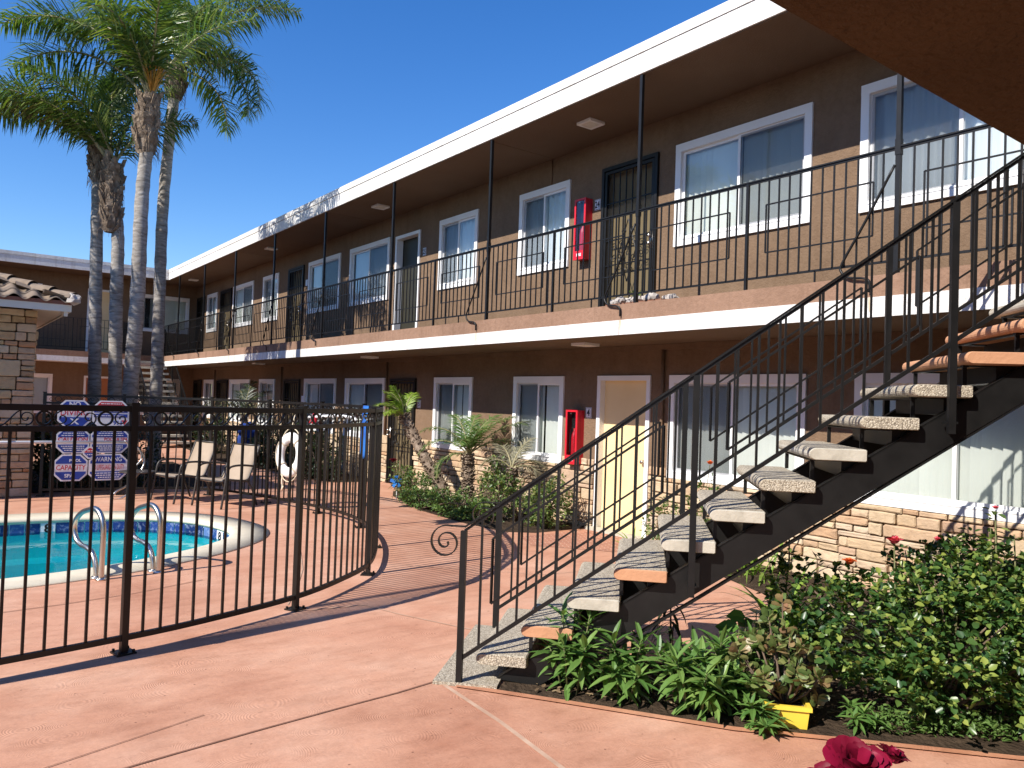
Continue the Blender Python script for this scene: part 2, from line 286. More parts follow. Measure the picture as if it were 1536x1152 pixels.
# ------------------------------------------------------------------ mesh builder
def wmat(o):
    m = Matrix.Identity(4)
    while o is not None:
        m = Matrix.Translation(o.location) @ o.rotation_euler.to_matrix().to_4x4() @ m
        o = o.parent
    return m
class MB:
    def __init__(s): s.v = []; s.f = []; s.m = []
    def add(s, vs, fs, mi=0):
        o = len(s.v); s.v += [tuple(v) for v in vs]
        for f in fs: s.f.append([i + o for i in f]); s.m.append(mi)
        return s
    def box(s, x0, x1, y0, y1, z0, z1, mi=0):
        vs = [(x0,y0,z0),(x1,y0,z0),(x1,y1,z0),(x0,y1,z0),(x0,y0,z1),(x1,y0,z1),(x1,y1,z1),(x0,y1,z1)]
        return s.add(vs, [(3,2,1,0),(4,5,6,7),(0,1,5,4),(1,2,6,5),(2,3,7,6),(3,0,4,7)], mi)
    def bar(s, p, q, w, h=None, up=(0,0,1), mi=0):
        h = h or w; p = Vector(p); q = Vector(q); d = (q - p)
        if d.length < 1e-6: return s
        d.normalize(); u = Vector(up)
        if abs(d.dot(u)) > .999: u = Vector((1,0,0)) if abs(d.x) < .9 else Vector((0,1,0))
        a = d.cross(u).normalized(); b = a.cross(d).normalized()
        vs = []
        for e in (p, q):
            for i, j in ((-1,-1),(1,-1),(1,1),(-1,1)): vs.append(e + a*(i*w/2) + b*(j*h/2))
        return s.add(vs, [(3,2,1,0),(4,5,6,7),(0,1,5,4),(1,2,6,5),(2,3,7,6),(3,0,4,7)], mi)
    def tube(s, pts, r, n=8, mi=0, closed=False):
        pts = [Vector(p) for p in pts]; k = len(pts)
        rs = r if isinstance(r, (list, tuple)) else [r]*k
        prev = None; vs = []
        for i, p in enumerate(pts):
            if closed: t = pts[(i+1) % k] - pts[i-1]
            else: t = pts[min(i+1, k-1)] - pts[max(i-1, 0)]
            t.normalize()
            if prev is None:
                a = t.cross(Vector((0,0,1)))
                if a.length < .05: a = t.cross(Vector((1,0,0)))
            else: a = prev - t*prev.dot(t)
            a.normalize(); prev = a; b = t.cross(a)
            for j in range(n):
                an = 2*PI*j/n; vs.append(p + (a*math.cos(an) + b*math.sin(an))*rs[i])
        fs = []
        for i in range(k if closed else k-1):
            i2 = (i+1) % k
            for j in range(n): fs.append((i*n+j, i*n+(j+1)%n, i2*n+(j+1)%n, i2*n+j))
        if not closed: fs += [tuple(range(n-1,-1,-1)), tuple((k-1)*n+j for j in range(n))]
        return s.add(vs, fs, mi)
    def flat(s, pts, w, h, nrm, mi=0, closed=False):
        # flat bar swept along pts; nrm: direction of the width w; thickness h across
        pts = [Vector(p) for p in pts]; k = len(pts); nv = Vector(nrm).normalized(); vs = []
        for i, p in enumerate(pts):
            if closed: t = pts[(i+1) % k] - pts[i-1]
            else: t = pts[min(i+1,k-1)] - pts[max(i-1,0)]
            t.normalize(); b = t.cross(nv).normalized()
            for a, c in ((-1,-1),(1,-1),(1,1),(-1,1)): vs.append(p + nv*(a*w/2) + b*(c*h/2))
        fs = []
        for i in range(k if closed else k-1):
            i2 = (i+1) % k
            for j in range(4): fs.append((i*4+j, i*4+(j+1)%4, i2*4+(j+1)%4, i2*4+j))
        if not closed: fs += [(3,2,1,0), tuple((k-1)*4+j for j in range(4))]
        return s.add(vs, fs, mi)
    def prism(s, poly, fn, a, b, mi=0, cap=None):
        # poly: 2-D outline (counter-clockwise), fn(x, y, t) -> point, extruded from t=a to t=b
        n = len(poly)
        vs = [fn(x, y, a) for x, y in poly] + [fn(x, y, b) for x, y in poly]
        s.add(vs, [(i, (i+1) % n, n+(i+1) % n, n+i) for i in range(n)], mi)
        return s.add(vs, [tuple(range(n-1,-1,-1)), tuple(range(n, 2*n))], mi if cap is None else cap)
    def lathe(s, c, prof, n=16, mi=0):
        vs = []; k = len(prof)
        for r, z in prof:
            for j in range(n): vs.append((c[0]+r*math.cos(2*PI*j/n), c[1]+r*math.sin(2*PI*j/n), c[2]+z))
        fs = [(i*n+j, i*n+(j+1)%n, (i+1)*n+(j+1)%n, (i+1)*n+j) for i in range(k-1) for j in range(n)]
        fs += [tuple(range(n-1,-1,-1)), tuple((k-1)*n+j for j in range(n))]
        return s.add(vs, fs, mi)
    def blob(s, c, r, seed=0, sub=2, amp=.25, mi=0):
        bm = bmesh.new(); bmesh.ops.create_icosphere(bm, subdivisions=sub, radius=1)
        vs = []
        for v in bm.verts:
            k = 1 + amp*noise.noise(v.co*1.7 + Vector((seed*3.1, seed*1.7, 0)))
            vs.append((c[0]+v.co.x*r[0]*k, c[1]+v.co.y*r[1]*k, c[2]+v.co.z*r[2]*k))
        fs = [[v.index for v in f.verts] for f in bm.faces]; bm.free()
        return s.add(vs, fs, mi)
    def build(s, name, mat, parent=None, smooth=False, local=False):
        me = bpy.data.meshes.new(name)
        vs = s.v
        if parent is not None and not local:
            inv = wmat(parent).inverted(); vs = [inv @ Vector(v) for v in vs]
        me.from_pydata([tuple(v) for v in vs], [], s.f)
        for mm in (mat if isinstance(mat, (list, tuple)) else [mat]): me.materials.append(mm)
        me.polygons.foreach_set('material_index', s.m)
        if smooth: me.polygons.foreach_set('use_smooth', [True]*len(s.f))
        me.validate(); me.update()
        o = bpy.data.objects.new(name, me); COL.objects.link(o)
        if parent is not None: o.parent = parent
        return o
def tag(o, label=None, cat=None, group=None, kind=None):
    if label: o['label'] = label
    if cat: o['category'] = cat
    if group: o['group'] = group
    if kind: o['kind'] = kind
    return o
def thing(name, label, cat, loc=(0,0,0), rz=0, group=None):
    o = bpy.data.objects.new(name, None); COL.objects.link(o); o.empty_display_size = .1
    o.location = loc; o.rotation_euler = (0, 0, rz); return tag(o, label, cat, group)
def struct(o): return tag(o, kind='structure')
def copy_tree(o, parent=None):
    c = o.copy(); COL.objects.link(c)
    if parent is not None: c.parent = parent
    for ch in list(o.children): copy_tree(ch, c)
    return c
def text_mesh(txt, size, fn, mat, parent, name='lettering', sx=1.0, bold=0.0, thick=.002):
    cu = bpy.data.curves.new('txt', 'FONT'); cu.body = txt; cu.size = size; cu.align_x = 'CENTER'; cu.align_y = 'CENTER'
    cu.extrude = thick; cu.offset = bold; cu.resolution_u = 3
    to = bpy.data.objects.new('txt', cu); COL.objects.link(to)
    bpy.context.view_layer.update()
    me = bpy.data.meshes.new_from_object(to.evaluated_get(bpy.context.evaluated_depsgraph_get()))
    bpy.data.objects.remove(to); bpy.data.curves.remove(cu)
    inv = wmat(parent).inverted()
    for v in me.vertices: v.co = inv @ Vector(fn(v.co.x*sx, v.co.y, v.co.z))
    me.materials.clear(); me.materials.append(mat); me.name = name
    o = bpy.data.objects.new(name, me); COL.objects.link(o); o.parent = parent
    return o

# ------------------------------------------------------------------ camera and light
H = 1.7; YAW, PITCH, ROLL, FPX = .6432, .02333, .03405, 1154.0
fw = Vector((math.sin(YAW)*math.cos(PITCH), math.cos(YAW)*math.cos(PITCH), math.sin(PITCH)))
rt = Vector((math.cos(YAW), -math.sin(YAW), 0)); up = rt.cross(fw)
r2 = rt*math.cos(ROLL) + up*math.sin(ROLL); u2 = -rt*math.sin(ROLL) + up*math.cos(ROLL)
cam = bpy.data.cameras.new('camera'); cam.sensor_width = 36; cam.lens = 36*FPX/1536; cam.clip_end = 2000; cam.clip_start = .05
co = bpy.data.objects.new('camera', cam); COL.objects.link(co)
mw = Matrix((r2, u2, -fw)).transposed().to_4x4(); mw.translation = (0, 0, H); co.matrix_world = mw
sc.camera = co
AZ, EL = R(85.5), R(39.5)
sd = Vector((-math.sin(AZ)*math.cos(EL), -math.cos(AZ)*math.cos(EL), math.sin(EL)))
sun = bpy.data.lights.new('sun', 'SUN'); sun.energy = 5.0; sun.angle = R(.36); sun.color = (1, .94, .86)
so = bpy.data.objects.new('sun', sun); COL.objects.link(so); so.rotation_euler = sd.to_track_quat('Z', 'Y').to_euler(); so.location = (-20, -2, 20)
w = bpy.data.worlds.new('World'); sc.world = w; w.use_nodes = True
nt = w.node_tree; nt.nodes.clear()
sky = nt.nodes.new('ShaderNodeTexSky'); sky.sky_type = 'NISHITA'; sky.sun_disc = False
sky.sun_elevation = EL; sky.sun_rotation = AZ + PI; sky.air_density = 1.0; sky.dust_density = .15; sky.ozone_density = 3.0
bg = nt.nodes.new('ShaderNodeBackground'); bg.inputs[1].default_value = .128
wo = nt.nodes.new('ShaderNodeOutputWorld')
hs = nt.nodes.new('ShaderNodeHueSaturation'); hs.inputs['Saturation'].default_value = 1.33; hs.inputs['Hue'].default_value = .511
nt.links.new(sky.outputs[0], hs.inputs['Color']); nt.links.new(hs.outputs[0], bg.inputs[0]); nt.links.new(bg.outputs[0], wo.inputs[0])
sc.view_settings.view_transform = 'Standard'; sc.view_settings.look = 'None'; sc.view_settings.exposure = .6; sc.view_settings.gamma = 1
sc.cycles.max_bounces = 8; sc.cycles.diffuse_bounces = 3; sc.cycles.transparent_max_bounces = 16

# ------------------------------------------------------------------ constants of the place
W = 7.323          # face of the long wing
XF = 6.12          # outer face of its balcony and roof edge
YL = 28.7; YF = 27.5   # the far wing: wall face and balcony face
ZS0, ZS1, ZFL = 2.495, 2.66, 2.84
ZSOF, ZLINE, ZROOF = 5.38, 5.625, 5.735
YN = .895          # edge of the near wing's slab

# pool outline (inner water edge)
def catmull(pts, n=8, closed=False):
    P = [Vector(p) for p in pts]; k = len(P); out = []
    rng = range(k) if closed else range(k-1)
    for i in rng:
        if closed: p0, p1, p2, p3 = P[i-1], P[i], P[(i+1)%k], P[(i+2)%k]
        else: p0, p1, p2, p3 = P[max(i-1,0)], P[i], P[i+1], P[min(i+2,k-1)]
        for j in range(n):
            t = j/n
            out.append(.5*((2*p1) + (p2-p0)*t + (2*p0-5*p1+4*p2-p3)*t*t + (3*p1-p0-3*p2+p3)*t**3))
    if not closed: out.append(P[-1])
    return out
pool_in = catmull([(-3.6,8.3),(-2.4,8.12),(-1,8.02),(.3,8.0),(1.2,8.13),(1.85,8.4),(2.4,8.75),(2.83,9.2),(3.0,9.75),(2.86,10.5),(2.48,11.02),(1.9,11.36),(1.3,11.5),(.3,11.55),(-1,11.55),(-2.6,11.5),(-3.8,11.2),(-4.6,10.3),(-4.5,9.0)], 6, True)
def offset_loop(loop, d):
    k = len(loop); out = []
    for i in range(k):
        t = (loop[(i+1)%k] - loop[i-1]).normalized(); out.append(loop[i] + Vector((t.y, -t.x))*d)
    return out
pool_out = offset_loop(pool_in, .42)

def fill_loops(loops, z, name, mat):
    bm = bmesh.new(); edges = []
    for lp in loops:
        vs = [bm.verts.new((p[0], p[1], z)) for p in lp]
        for i in range(len(vs)): edges.append(bm.edges.new((vs[i], vs[(i+1) % len(vs)])))
    bmesh.ops.triangle_fill(bm, use_beauty=True, edges=edges)
    for f in bm.faces:
        if f.normal.z < 0: f.normal_flip()
    me = bpy.data.meshes.new(name); bm.to_mesh(me); bm.free(); me.materials.append(mat)
    o = bpy.data.objects.new(name, me); COL.objects.link(o); return struct(o)
mid = offset_loop(pool_in, .2)
fill_loops([[(-400,-400),(400,-400),(400,400),(-400,400)], mid], -.006, 'ground', M_ground)
fill_loops([[(-14,-3.2),(7.4,-3.2),(7.4,28.8),(-14,28.8)], mid], 0.0, 'courtyard_paving', M_terra)
# coping: a ring with a rounded inner lip
cp = MB(); k = len(pool_in)
rings = [(pool_out, .002), (pool_out, .014), (offset_loop(pool_in, .05), .02), (offset_loop(pool_in, .0), .012), (offset_loop(pool_in, -.03), -.02), (offset_loop(pool_in, -.02), -.05), (offset_loop(pool_in, .03), -.055)]
vs = [(p.x, p.y, z) for lp, z in rings for p in lp]
cp.add(vs, [(i*k+j, i*k+(j+1)%k, (i+1)*k+(j+1)%k, (i+1)*k+j) for i in range(len(rings)-1) for j in range(k)])
struct(cp.build('pool_coping', M_coping, smooth=True))
# basin
ps = MB(); ZW = -.17
vs = [(p.x, p.y, z) for lp, z in ((pool_in, -.04), (pool_in, -1.05), (offset_loop(pool_in, -.25), -1.25)) for p in lp]
ps.add(vs, [(i*k+j, (i+1)*k+j, (i+1)*k+(j+1)%k, i*k+(j+1)%k) for i in range(2) for j in range(k)])
ps.add([(p.x, p.y, -1.25) for p in offset_loop(pool_in, -.25)], [tuple(range(k))])
# bench ledge round the wall
lg = offset_loop(pool_in, -.38)
ps.add([(p.x, p.y, -.5) for p in pool_in] + [(p.x, p.y, -.5) for p in lg] + [(p.x, p.y, -1.2) for p in lg],
       [(j, k+j, k+(j+1)%k, (j+1)%k) for j in range(k)] + [(k+j, 2*k+j, 2*k+(j+1)%k, k+(j+1)%k) for j in range(k)])
struct(ps.build('pool_basin', M_plaster))
wt = MB(); wt.add([(p.x, p.y, ZW) for p in pool_in], [tuple(range(k))]); struct(wt.build('pool_water', M_water))
# waterline tiles
tl = MB()
lp = offset_loop(pool_in, -.012); acc = 0
dense = []
for i in range(k):
    a, b = lp[i], lp[(i+1)%k]; n = max(1, int((b-a).length/.02))
    for j in range(n): dense.append(a + (b-a)*(j/n))
step = .155; run = 0; cur = [dense[0]]; tiles = []
for i in range(1, len(dense)):
    cur.append(dense[i]); run += (dense[i]-dense[i-1]).length
    if run >= step: tiles.append(cur); cur = [dense[i]]; run = 0
markers = []
def near(seg, q): return (seg[len(seg)//2] - Vector(q)).length
m1 = min(range(len(tiles)), key=lambda i: near(tiles[i], (1.16, 11.53))); m2 = min(range(len(tiles)), key=lambda i: near(tiles[i], (2.98, 9.95)))
for i, tseg in enumerate(tiles):
    if i in (m1, m2): markers.append(tseg); continue
    a = tseg[0] + (tseg[-1]-tseg[0])*.04; b = tseg[0] + (tseg[-1]-tseg[0])*.96
    tl.add([(a.x,a.y,-.20),(b.x,b.y,-.20),(b.x,b.y,-.062),(a.x,a.y,-.062)], [(0,1,2,3)])
struct(tl.build('pool_tile_band', M_pooltile))
for tseg, lab in zip(markers, ('white depth marker tile reading 8 on the far wall of the pool', 'white depth marker tile reading 8 at the rounded right end of the pool')):
    a, b = tseg[0], tseg[-1]
    if not any((a-tiles[m1][0]).length < .01 for _ in (0,)): lab = 'white depth marker tile reading 8 at the rounded right end of the pool'
    else: lab = 'white depth marker tile reading 8 on the far wall of the pool'
    t = thing('depth_marker', lab, 'pool marker', (a.x, a.y, -.2))
    d = (b-a).normalized(); nin = Vector((-d.y, d.x))
    m = MB(); q = [a + nin*.004, b + nin*.004]
    m.add([(q[0].x,q[0].y,-.20),(q[1].x,q[1].y,-.20),(q[1].x,q[1].y,-.062),(q[0].x,q[0].y,-.062)], [(0,1,2,3)]); m.build('tile', M_whitesign, t)
    cc = (a+b)/2 + nin*.008
    text_mesh('8', .15, lambda x, y, z: (cc.x - d.x*x, cc.y - d.y*x, -.130+y), M_black, t, 'numeral', 1.15, .004, .0005)

# ground details
def strip(pts, wdt, z, name, mat):
    m = MB(); P = [Vector((p[0], p[1])) for p in pts]
    vs = []
    for i, p in enumerate(P):
        t = (P[min(i+1,len(P)-1)] - P[max(i-1,0)]).normalized(); n = Vector((-t.y, t.x))
        vs += [(p.x+n.x*wdt/2, p.y+n.y*wdt/2, z), (p.x-n.x*wdt/2, p.y-n.y*wdt/2, z)]
    m.add(vs, [(2*i, 2*i+1, 2*i+3, 2*i+2) for i in range(len(P)-1)]); return struct(m.build(name, mat))
strip([(2.50,3.985),(2.2,3.94),(1.87,3.915),(1.4,3.87),(.96,3.82),(.3,3.73),(-1.5,3.5),(-5,3.0)], .014, .004, 'paving_joint', M_djoint)
strip([(2.50,3.985),(2.47,3.3),(2.41,2.73),(2.3,1.2),(2.2,-.4)], .028, .0045, 'paving_joint', M_joint)
strip([(2.30,5.84),(2.87,5.749),(3.0,5.35),(3.267,4.716)], .014, .004, 'paving_joint', M_joint)
strip([(2.35,6.05),(2.62,6.55),(2.93,7.2),(3.3,8.2),(3.5,9.0)], .012, .0045, 'paving_joint', M_joint)
strip([(-1.5,6.72),(.3,6.85),(.86,6.90),(1.4,7.0),(2.0,7.22)], .010, .005, 'paving_joint', M_djoint)
strip([(-3,2.9),(-1.2,3.35),(.2,3.9),(1.2,4.2)], .006, .0048, 'paving_joint', M_djoint)
strip([(6.9,5.6),(4.9,5.9),(3.9,6.9)], .010, .004, 'paving_joint', M_joint)
fill_loops([[(6.35,6.45),(7.32,6.45),(7.32,7.72),(6.0,7.72),(5.75,7.2)]], .004, 'path', M_paver)

# ------------------------------------------------------------------ building helpers
class Frame:      # a wall plane: u along the wall, o outwards, z up
    def __init__(s, kind): s.kind = kind
    def P(s, u, o, z): return (W-o, u, z) if s.kind == 'R' else ((u, YL-o, z) if s.kind == 'L' else (XW+o, u, z))
    def box(s, m, u0, u1, o0, o1, z0, z1, mi=0):
        a = s.P(u0,o0,z0); b = s.P(u1,o1,z1)
        return m.box(min(a[0],b[0]),max(a[0],b[0]),min(a[1],b[1]),max(a[1],b[1]),z0,z1,mi)
XW = -10.5
FR, FL, FW_ = Frame('R'), Frame('L'), Frame('W')
def wall_with_holes(fr, u0, u1, z0, z1, holes, depth=.14):
    m = MB()
    us = sorted(set([u0,u1] + [h[0] for h in holes] + [h[1] for h in holes])); zs = sorted(set([z0,z1] + [h[2] for h in holes] + [h[3] for h in holes]))
    us = [u for u in us if u0 <= u <= u1]; zs = [z for z in zs if z0 <= z <= z1]
    for i in range(len(us)-1):
        j = 0
        while j < len(zs)-1:
            uc = (us[i]+us[i+1])/2; zc = (zs[j]+zs[j+1])/2
            if not any(h[0] < uc < h[1] and h[2] < zc < h[3] for h in holes):
                m.add([fr.P(us[i],0,zs[j]), fr.P(us[i+1],0,zs[j]), fr.P(us[i+1],0,zs[j+1]), fr.P(us[i],0,zs[j+1])], [(0,1,2,3)])
            j += 1
    for h in holes:
        a,b,c,d = h
        for q in (((a,c),(a,d)),((b,c),(b,d)),((a,d),(b,d)),((a,c),(b,c))):
            (ua,za),(ub,zb) = q
            m.add([fr.P(ua,0,za), fr.P(ub,0,zb), fr.P(ub,-depth,zb), fr.P(ua,-depth,za)], [(0,1,2,3)])
    return m
def window(fr, par, u0, u1, z0, z1, screen='hi', blind='blind', mull=None, tr=.085, seed=0, opened=0):
    """sliding window: white trim, sash bars, panes, insect screen and vertical blinds"""
    rnd = random.Random(seed+int(u0*31)+int(z0*7))
    m = MB()
    fr.box(m,u0,u1,-.03,.028,z1-tr*1.15,z1); fr.box(m,u0,u1,-.03,.03,z0,z0+tr*1.1)
    fr.box(m,u0,u0+tr,-.03,.026,z0+tr*1.1,z1-tr*1.15); fr.box(m,u1-tr,u1,-.03,.026,z0+tr*1.1,z1-tr*1.15)
    fr.box(m,u0+tr+.001,u1-tr-.001,.031,.036,z0+tr*.85,z0+tr*1.0)
    f = m.build('window', M_white, par)
    ia, ib, ja, jb = u0+tr, u1-tr, z0+tr*1.1, z1-tr*1.15
    mu = mull if mull is not None else (ia+ib)/2
    s = MB(); b = .035
    for (a, c, o) in ((ia, mu+.02, .0), (mu-.02, ib, -.022)):
        fr.box(s,a,c,o-.02,o+.0,ja,ja+b); fr.box(s,a,c,o-.02,o+.0,jb-b,jb)
        fr.box(s,a,a+b,o-.02,o+.0,ja+b,jb-b); fr.box(s,c-b,c,o-.02,o+.0,ja+b,jb-b)
    s.build('sash', M_white, f)
    for (a, c, o) in ((ia+b, mu+.02-b, -.010), (mu-.02+b, ib-b, -.032)):
        g = MB(); g.add([fr.P(a,o,ja+b), fr.P(c,o,ja+b), fr.P(c,o,jb-b), fr.P(a,o,jb-b)], [(3,2,1,0) if fr.kind == 'R' else (0,1,2,3)]); g.build('pane', M_glass, f)
    if screen:
        a, c = (mu+.02, ib-.02) if screen == 'hi' else (ia+.02, mu-.02)
        g = MB(); g.add([fr.P(a,.003,ja+.015), fr.P(c,.003,ja+.015), fr.P(c,.003,jb-.015), fr.P(a,.003,jb-.015)], [(0,1,2,3)]); g.build('insect_screen', M_screen, f)
    if blind:
        g = MB(); o0 = -.085
        if blind == 'blind':
            u = ia; pitch = .088; gap = rnd.uniform(ia+.3, ib-.3) if rnd.random() < .85 and u0 > 3 else None
            while u < ib:
                if gap is None or abs(u-gap) > .075:
                    ang = rnd.uniform(.16,.46); wd = .108
                    g.add([fr.P(u-wd/2*math.cos(ang),o0-wd/2*math.sin(ang),ja-.02), fr.P(u+wd/2*math.cos(ang),o0+wd/2*math.sin(ang),ja-.02), fr.P(u+wd/2*math.cos(ang),o0+wd/2*math.sin(ang),jb+.03), fr.P(u-wd/2*math.cos(ang),o0-wd/2*math.sin(ang),jb+.03)], [(0,1,2,3)])
                u += pitch
        else:
            n = 90; us = [ia+(ib-ia)*i/n for i in range(n+1)]
            lo = [fr.P(u, o0+.022*math.sin(u*46+math.sin(u*9)), ja-.02) for u in us]; hi = [fr.P(u, o0+.022*math.sin(u*46+math.sin(u*9)), jb+.03) for u in us]
            g.add(lo+hi, [(i,i+1,n+2+i,n+1+i) for i in range(n)])
        g.build('blind' if blind == 'blind' else 'curtain', M_blind if blind == 'blind' else M_curtain, f)
    return f
def door(fr, par, u0, u1, z0, z1, mat, recess=.08, knob_hi=False, frame=True, open_=False):
    m = MB(); tr = .065
    if frame:
        fr.box(m,u0,u0+tr,-.12,.024,z0,z1-tr); fr.box(m,u1-tr,u1,-.12,.024,z0,z1-tr); fr.box(m,u0,u1,-.12,.026,z1-tr,z1)
    else: tr = .01
    d = MB()
    fr.box(d,u0+tr,u1-tr,-recess-.04,-recess,z0+.01,z1-tr)
    p = d.build('door', mat, par)
    if frame: m.build('door_frame', M_white, p)
    uk = u1-tr-.09 if knob_hi else u0+tr+.09
    kb = MB(); c = fr.P(uk,-recess+.045,z0+.98); b0 = fr.P(uk,-recess,z0+.98)
    kb.tube([b0, fr.P(uk,-recess+.02,z0+.98), fr.P(uk,-recess+.03,z0+.98), fr.P(uk,-recess+.055,z0+.98), fr.P(uk,-recess+.062,z0+.98)], [.03,.014,.026,.028,.012], 12)
    kb.build('door_knob', M_chrome, p, True)
    return p
def gate(fr, par, u0, u1, z0, z1, knob_hi=False):
    """black wrought-iron security door in front of a cream door"""
    p = door(fr, par, u0, u1, z0, z1, M_cream, .10, knob_hi, frame=False)
    m = MB(); a = .05
    for q in (u0+.0, u1-a): fr.box(m,q,q+a,-.02,.04,z0+.005,z1)
    fr.box(m,u0+a,u1-a,-.02,.04,z1-a,z1)
    a2 = u0+a+.012; b2 = u1-a-.012
    fr.box(m,a2,a2+.04,-.0,.03,z0+.02,z1-a-.012); fr.box(m,b2-.04,b2,-.0,.03,z0+.02,z1-a-.012)
    fr.box(m,a2+.04,b2-.04,-.0,.03,z1-a-.052,z1-a-.012); fr.box(m,a2+.04,b2-.04,-.0,.03,z0+.02,z0+.12)
    for zf in (.36, .52, .76):
        zz = z0+(z1-z0)*zf; fr.box(m,a2+.04,b2-.04,.008,.022,zz-.008,zz+.008)
    n = 7
    for i in range(1,n):
        u = a2+.04+(b2-a2-.08)*i/n; fr.box(m,u-.007,u+.007,.007,.021,z0+.12,z1-a-.052)
    uc = (u0+u1)/2; zc = z0+(z1-z0)*.44
    def sp(u, z, rr, sg, vs, ph=0):
        return [fr.P(u+sg*rr*(1-t/1.25)*math.cos(PI*2*1.4*t+ph), .016, z+vs*rr*(1-t/1.25)*math.sin(PI*2*1.4*t+ph)) for t in [i/14 for i in range(15)]]
    for sg in (-1,1):
        for vs_ in (-1,1):
            for (du,dz,rr) in ((.11,.10,.055),(.25,.07,.06),(.07,.26,.045)):
                m.tube(sp(uc+sg*du, zc+vs_*dz, rr, sg, vs_), .006, 5)
            m.tube([fr.P(uc, .018, zc+vs_*.42), fr.P(uc+sg*.05, .018, zc+vs_*.28), fr.P(uc+sg*.15, .018, zc)], .007, 5)
    g = m.build('security_gate', M_iron, p)
    s = MB(); s.add([fr.P(u0+a,.004,z0+.03), fr.P(u1-a,.004,z0+.03), fr.P(u1-a,.004,z1-a), fr.P(u0+a,.004,z1-a)], [(0,1,2,3)]); s.build('mesh_screen', M_gscreen, p)
    uk = b2-.02 if knob_hi else a2+.02
    kb = MB()
    fr.box(kb,uk-.035,uk+.035,.03,.036,z0+.90,z0+1.12)
    for zz in (.96,1.06): kb.tube([fr.P(uk,.036,z0+zz), fr.P(uk,.06,z0+zz), fr.P(uk,.075,z0+zz), fr.P(uk,.095,z0+zz)], [.012,.014,.028,.018], 10)
    kb.build('gate_lock', M_chrome, p, True)
    return p
def stonework(fn, u0, u1, z0, z1, holes, seed, lo=.06, hi=.13, base=.03, big=.06):
    """ledge stones of many sizes fitted together in uneven blocks, each its own chipped piece; fn(u, o, z)"""
    rnd = random.Random(seed); m = MB()
    def stone(a, b, za, zb):
        g = .006; o = base + rnd.uniform(-.010,.022) + (.010 if rnd.random() < .1 else 0)
        a1,b1,c1,d1 = a+g*rnd.uniform(.4,1.6), b-g*rnd.uniform(.4,1.6), za+g*rnd.uniform(.4,1.5), zb-g*rnd.uniform(.4,1.5)
        if b1-a1 < .02 or d1-c1 < .012: return
        # outline with chipped corners and slightly wavering edges
        k = min(.02, (d1-c1)*.25, (b1-a1)*.2); w = lambda: rnd.uniform(-.005,.005); q = lambda: k*rnd.uniform(.15,1)
        mu = a1+(b1-a1)*rnd.uniform(.3,.7); mv = a1+(b1-a1)*rnd.uniform(.3,.7)
        out = [(a1+q(),c1),(mu,c1+w()),(b1-q(),c1),(b1,c1+q()),(b1,d1-q()),(b1-q(),d1),(mv,d1+w()),(a1+q(),d1),(a1,d1-q()),(a1,c1+q())]
        n = len(out); cu, cz = (a1+b1)/2, (c1+d1)/2; e = .010
        tilt = rnd.uniform(-.010,.010)/max(.08, b1-a1); tz = rnd.uniform(-.006,.006)/max(.04, d1-c1)
        oo = lambda u, z: o + tilt*(u-cu) + tz*(z-cz) + rnd.uniform(-.003,.003)
        back = [fn(u,0,z) for u,z in out]; rim = [fn(u,oo(u,z)-.010,z) for u,z in out]
        face = [fn(u+(cu-u)*min(.4,e/max(.02,abs(u-cu))), oo(u,z), z+(cz-z)*min(.4,e/max(.015,abs(z-cz)))) for u,z in out]
        c = fn(cu+rnd.uniform(-.3,.3)*(b1-a1)*.5, o+rnd.uniform(-.004,.008), cz)
        vs = back+rim+face+[c]
        fs = [(i,(i+1)%n,n+(i+1)%n,n+i) for i in range(n)] + [(n+i,n+(i+1)%n,2*n+(i+1)%n,2*n+i) for i in range(n)] + [(2*n+i,2*n+(i+1)%n,3*n) for i in range(n)]
        m.add(vs, fs)
    def put(a, b, za, zb):
        segs = [(a, b, za, zb)]
        for hh in holes:
            ns = []
            for (p, q, c, d) in segs:
                if d <= hh[2]+.004 or c >= hh[3]-.004 or q <= hh[0]+.002 or p >= hh[1]-.002: ns.append((p,q,c,d)); continue
                if p < hh[0]: ns.append((p, hh[0], c, d))
                if q > hh[1]: ns.append((hh[1], q, c, d))
                if c < hh[2]: ns.append((max(p,hh[0]), min(q,hh[1]), c, hh[2]))
            segs = ns
        for sg in segs: stone(*sg)
    z = z0
    while z < z1-.02:
        h = rnd.uniform(lo*2.3, hi*2.0)
        if z1-z-h < lo*1.4: h = z1-z
        u = u0
        while u < u1-.01:
            bw = min(rnd.uniform(.28,.80), u1-u)
            if u1-u-bw < .14: bw = u1-u
            if rnd.random() < .13: put(u, u+min(bw,.30), z, z+h); u += min(bw,.30); continue
            k = 3 if h > lo*3.2 and rnd.random() < .45 else 2
            cuts = sorted([rnd.uniform(.28,.72)] if k == 2 else [rnd.uniform(.24,.42), rnd.uniform(.58,.76)]); zz = [z]+[z+h*c for c in cuts]+[z+h]
            for i in range(k):
                a = u
                while a < u+bw-.005:
                    l = min(rnd.uniform(.12,.55), u+bw-a)
                    if u+bw-a-l < .08: l = u+bw-a
                    put(a, a+l, zz[i], zz[i+1]); a += l
            u += bw
        z += h
    return m

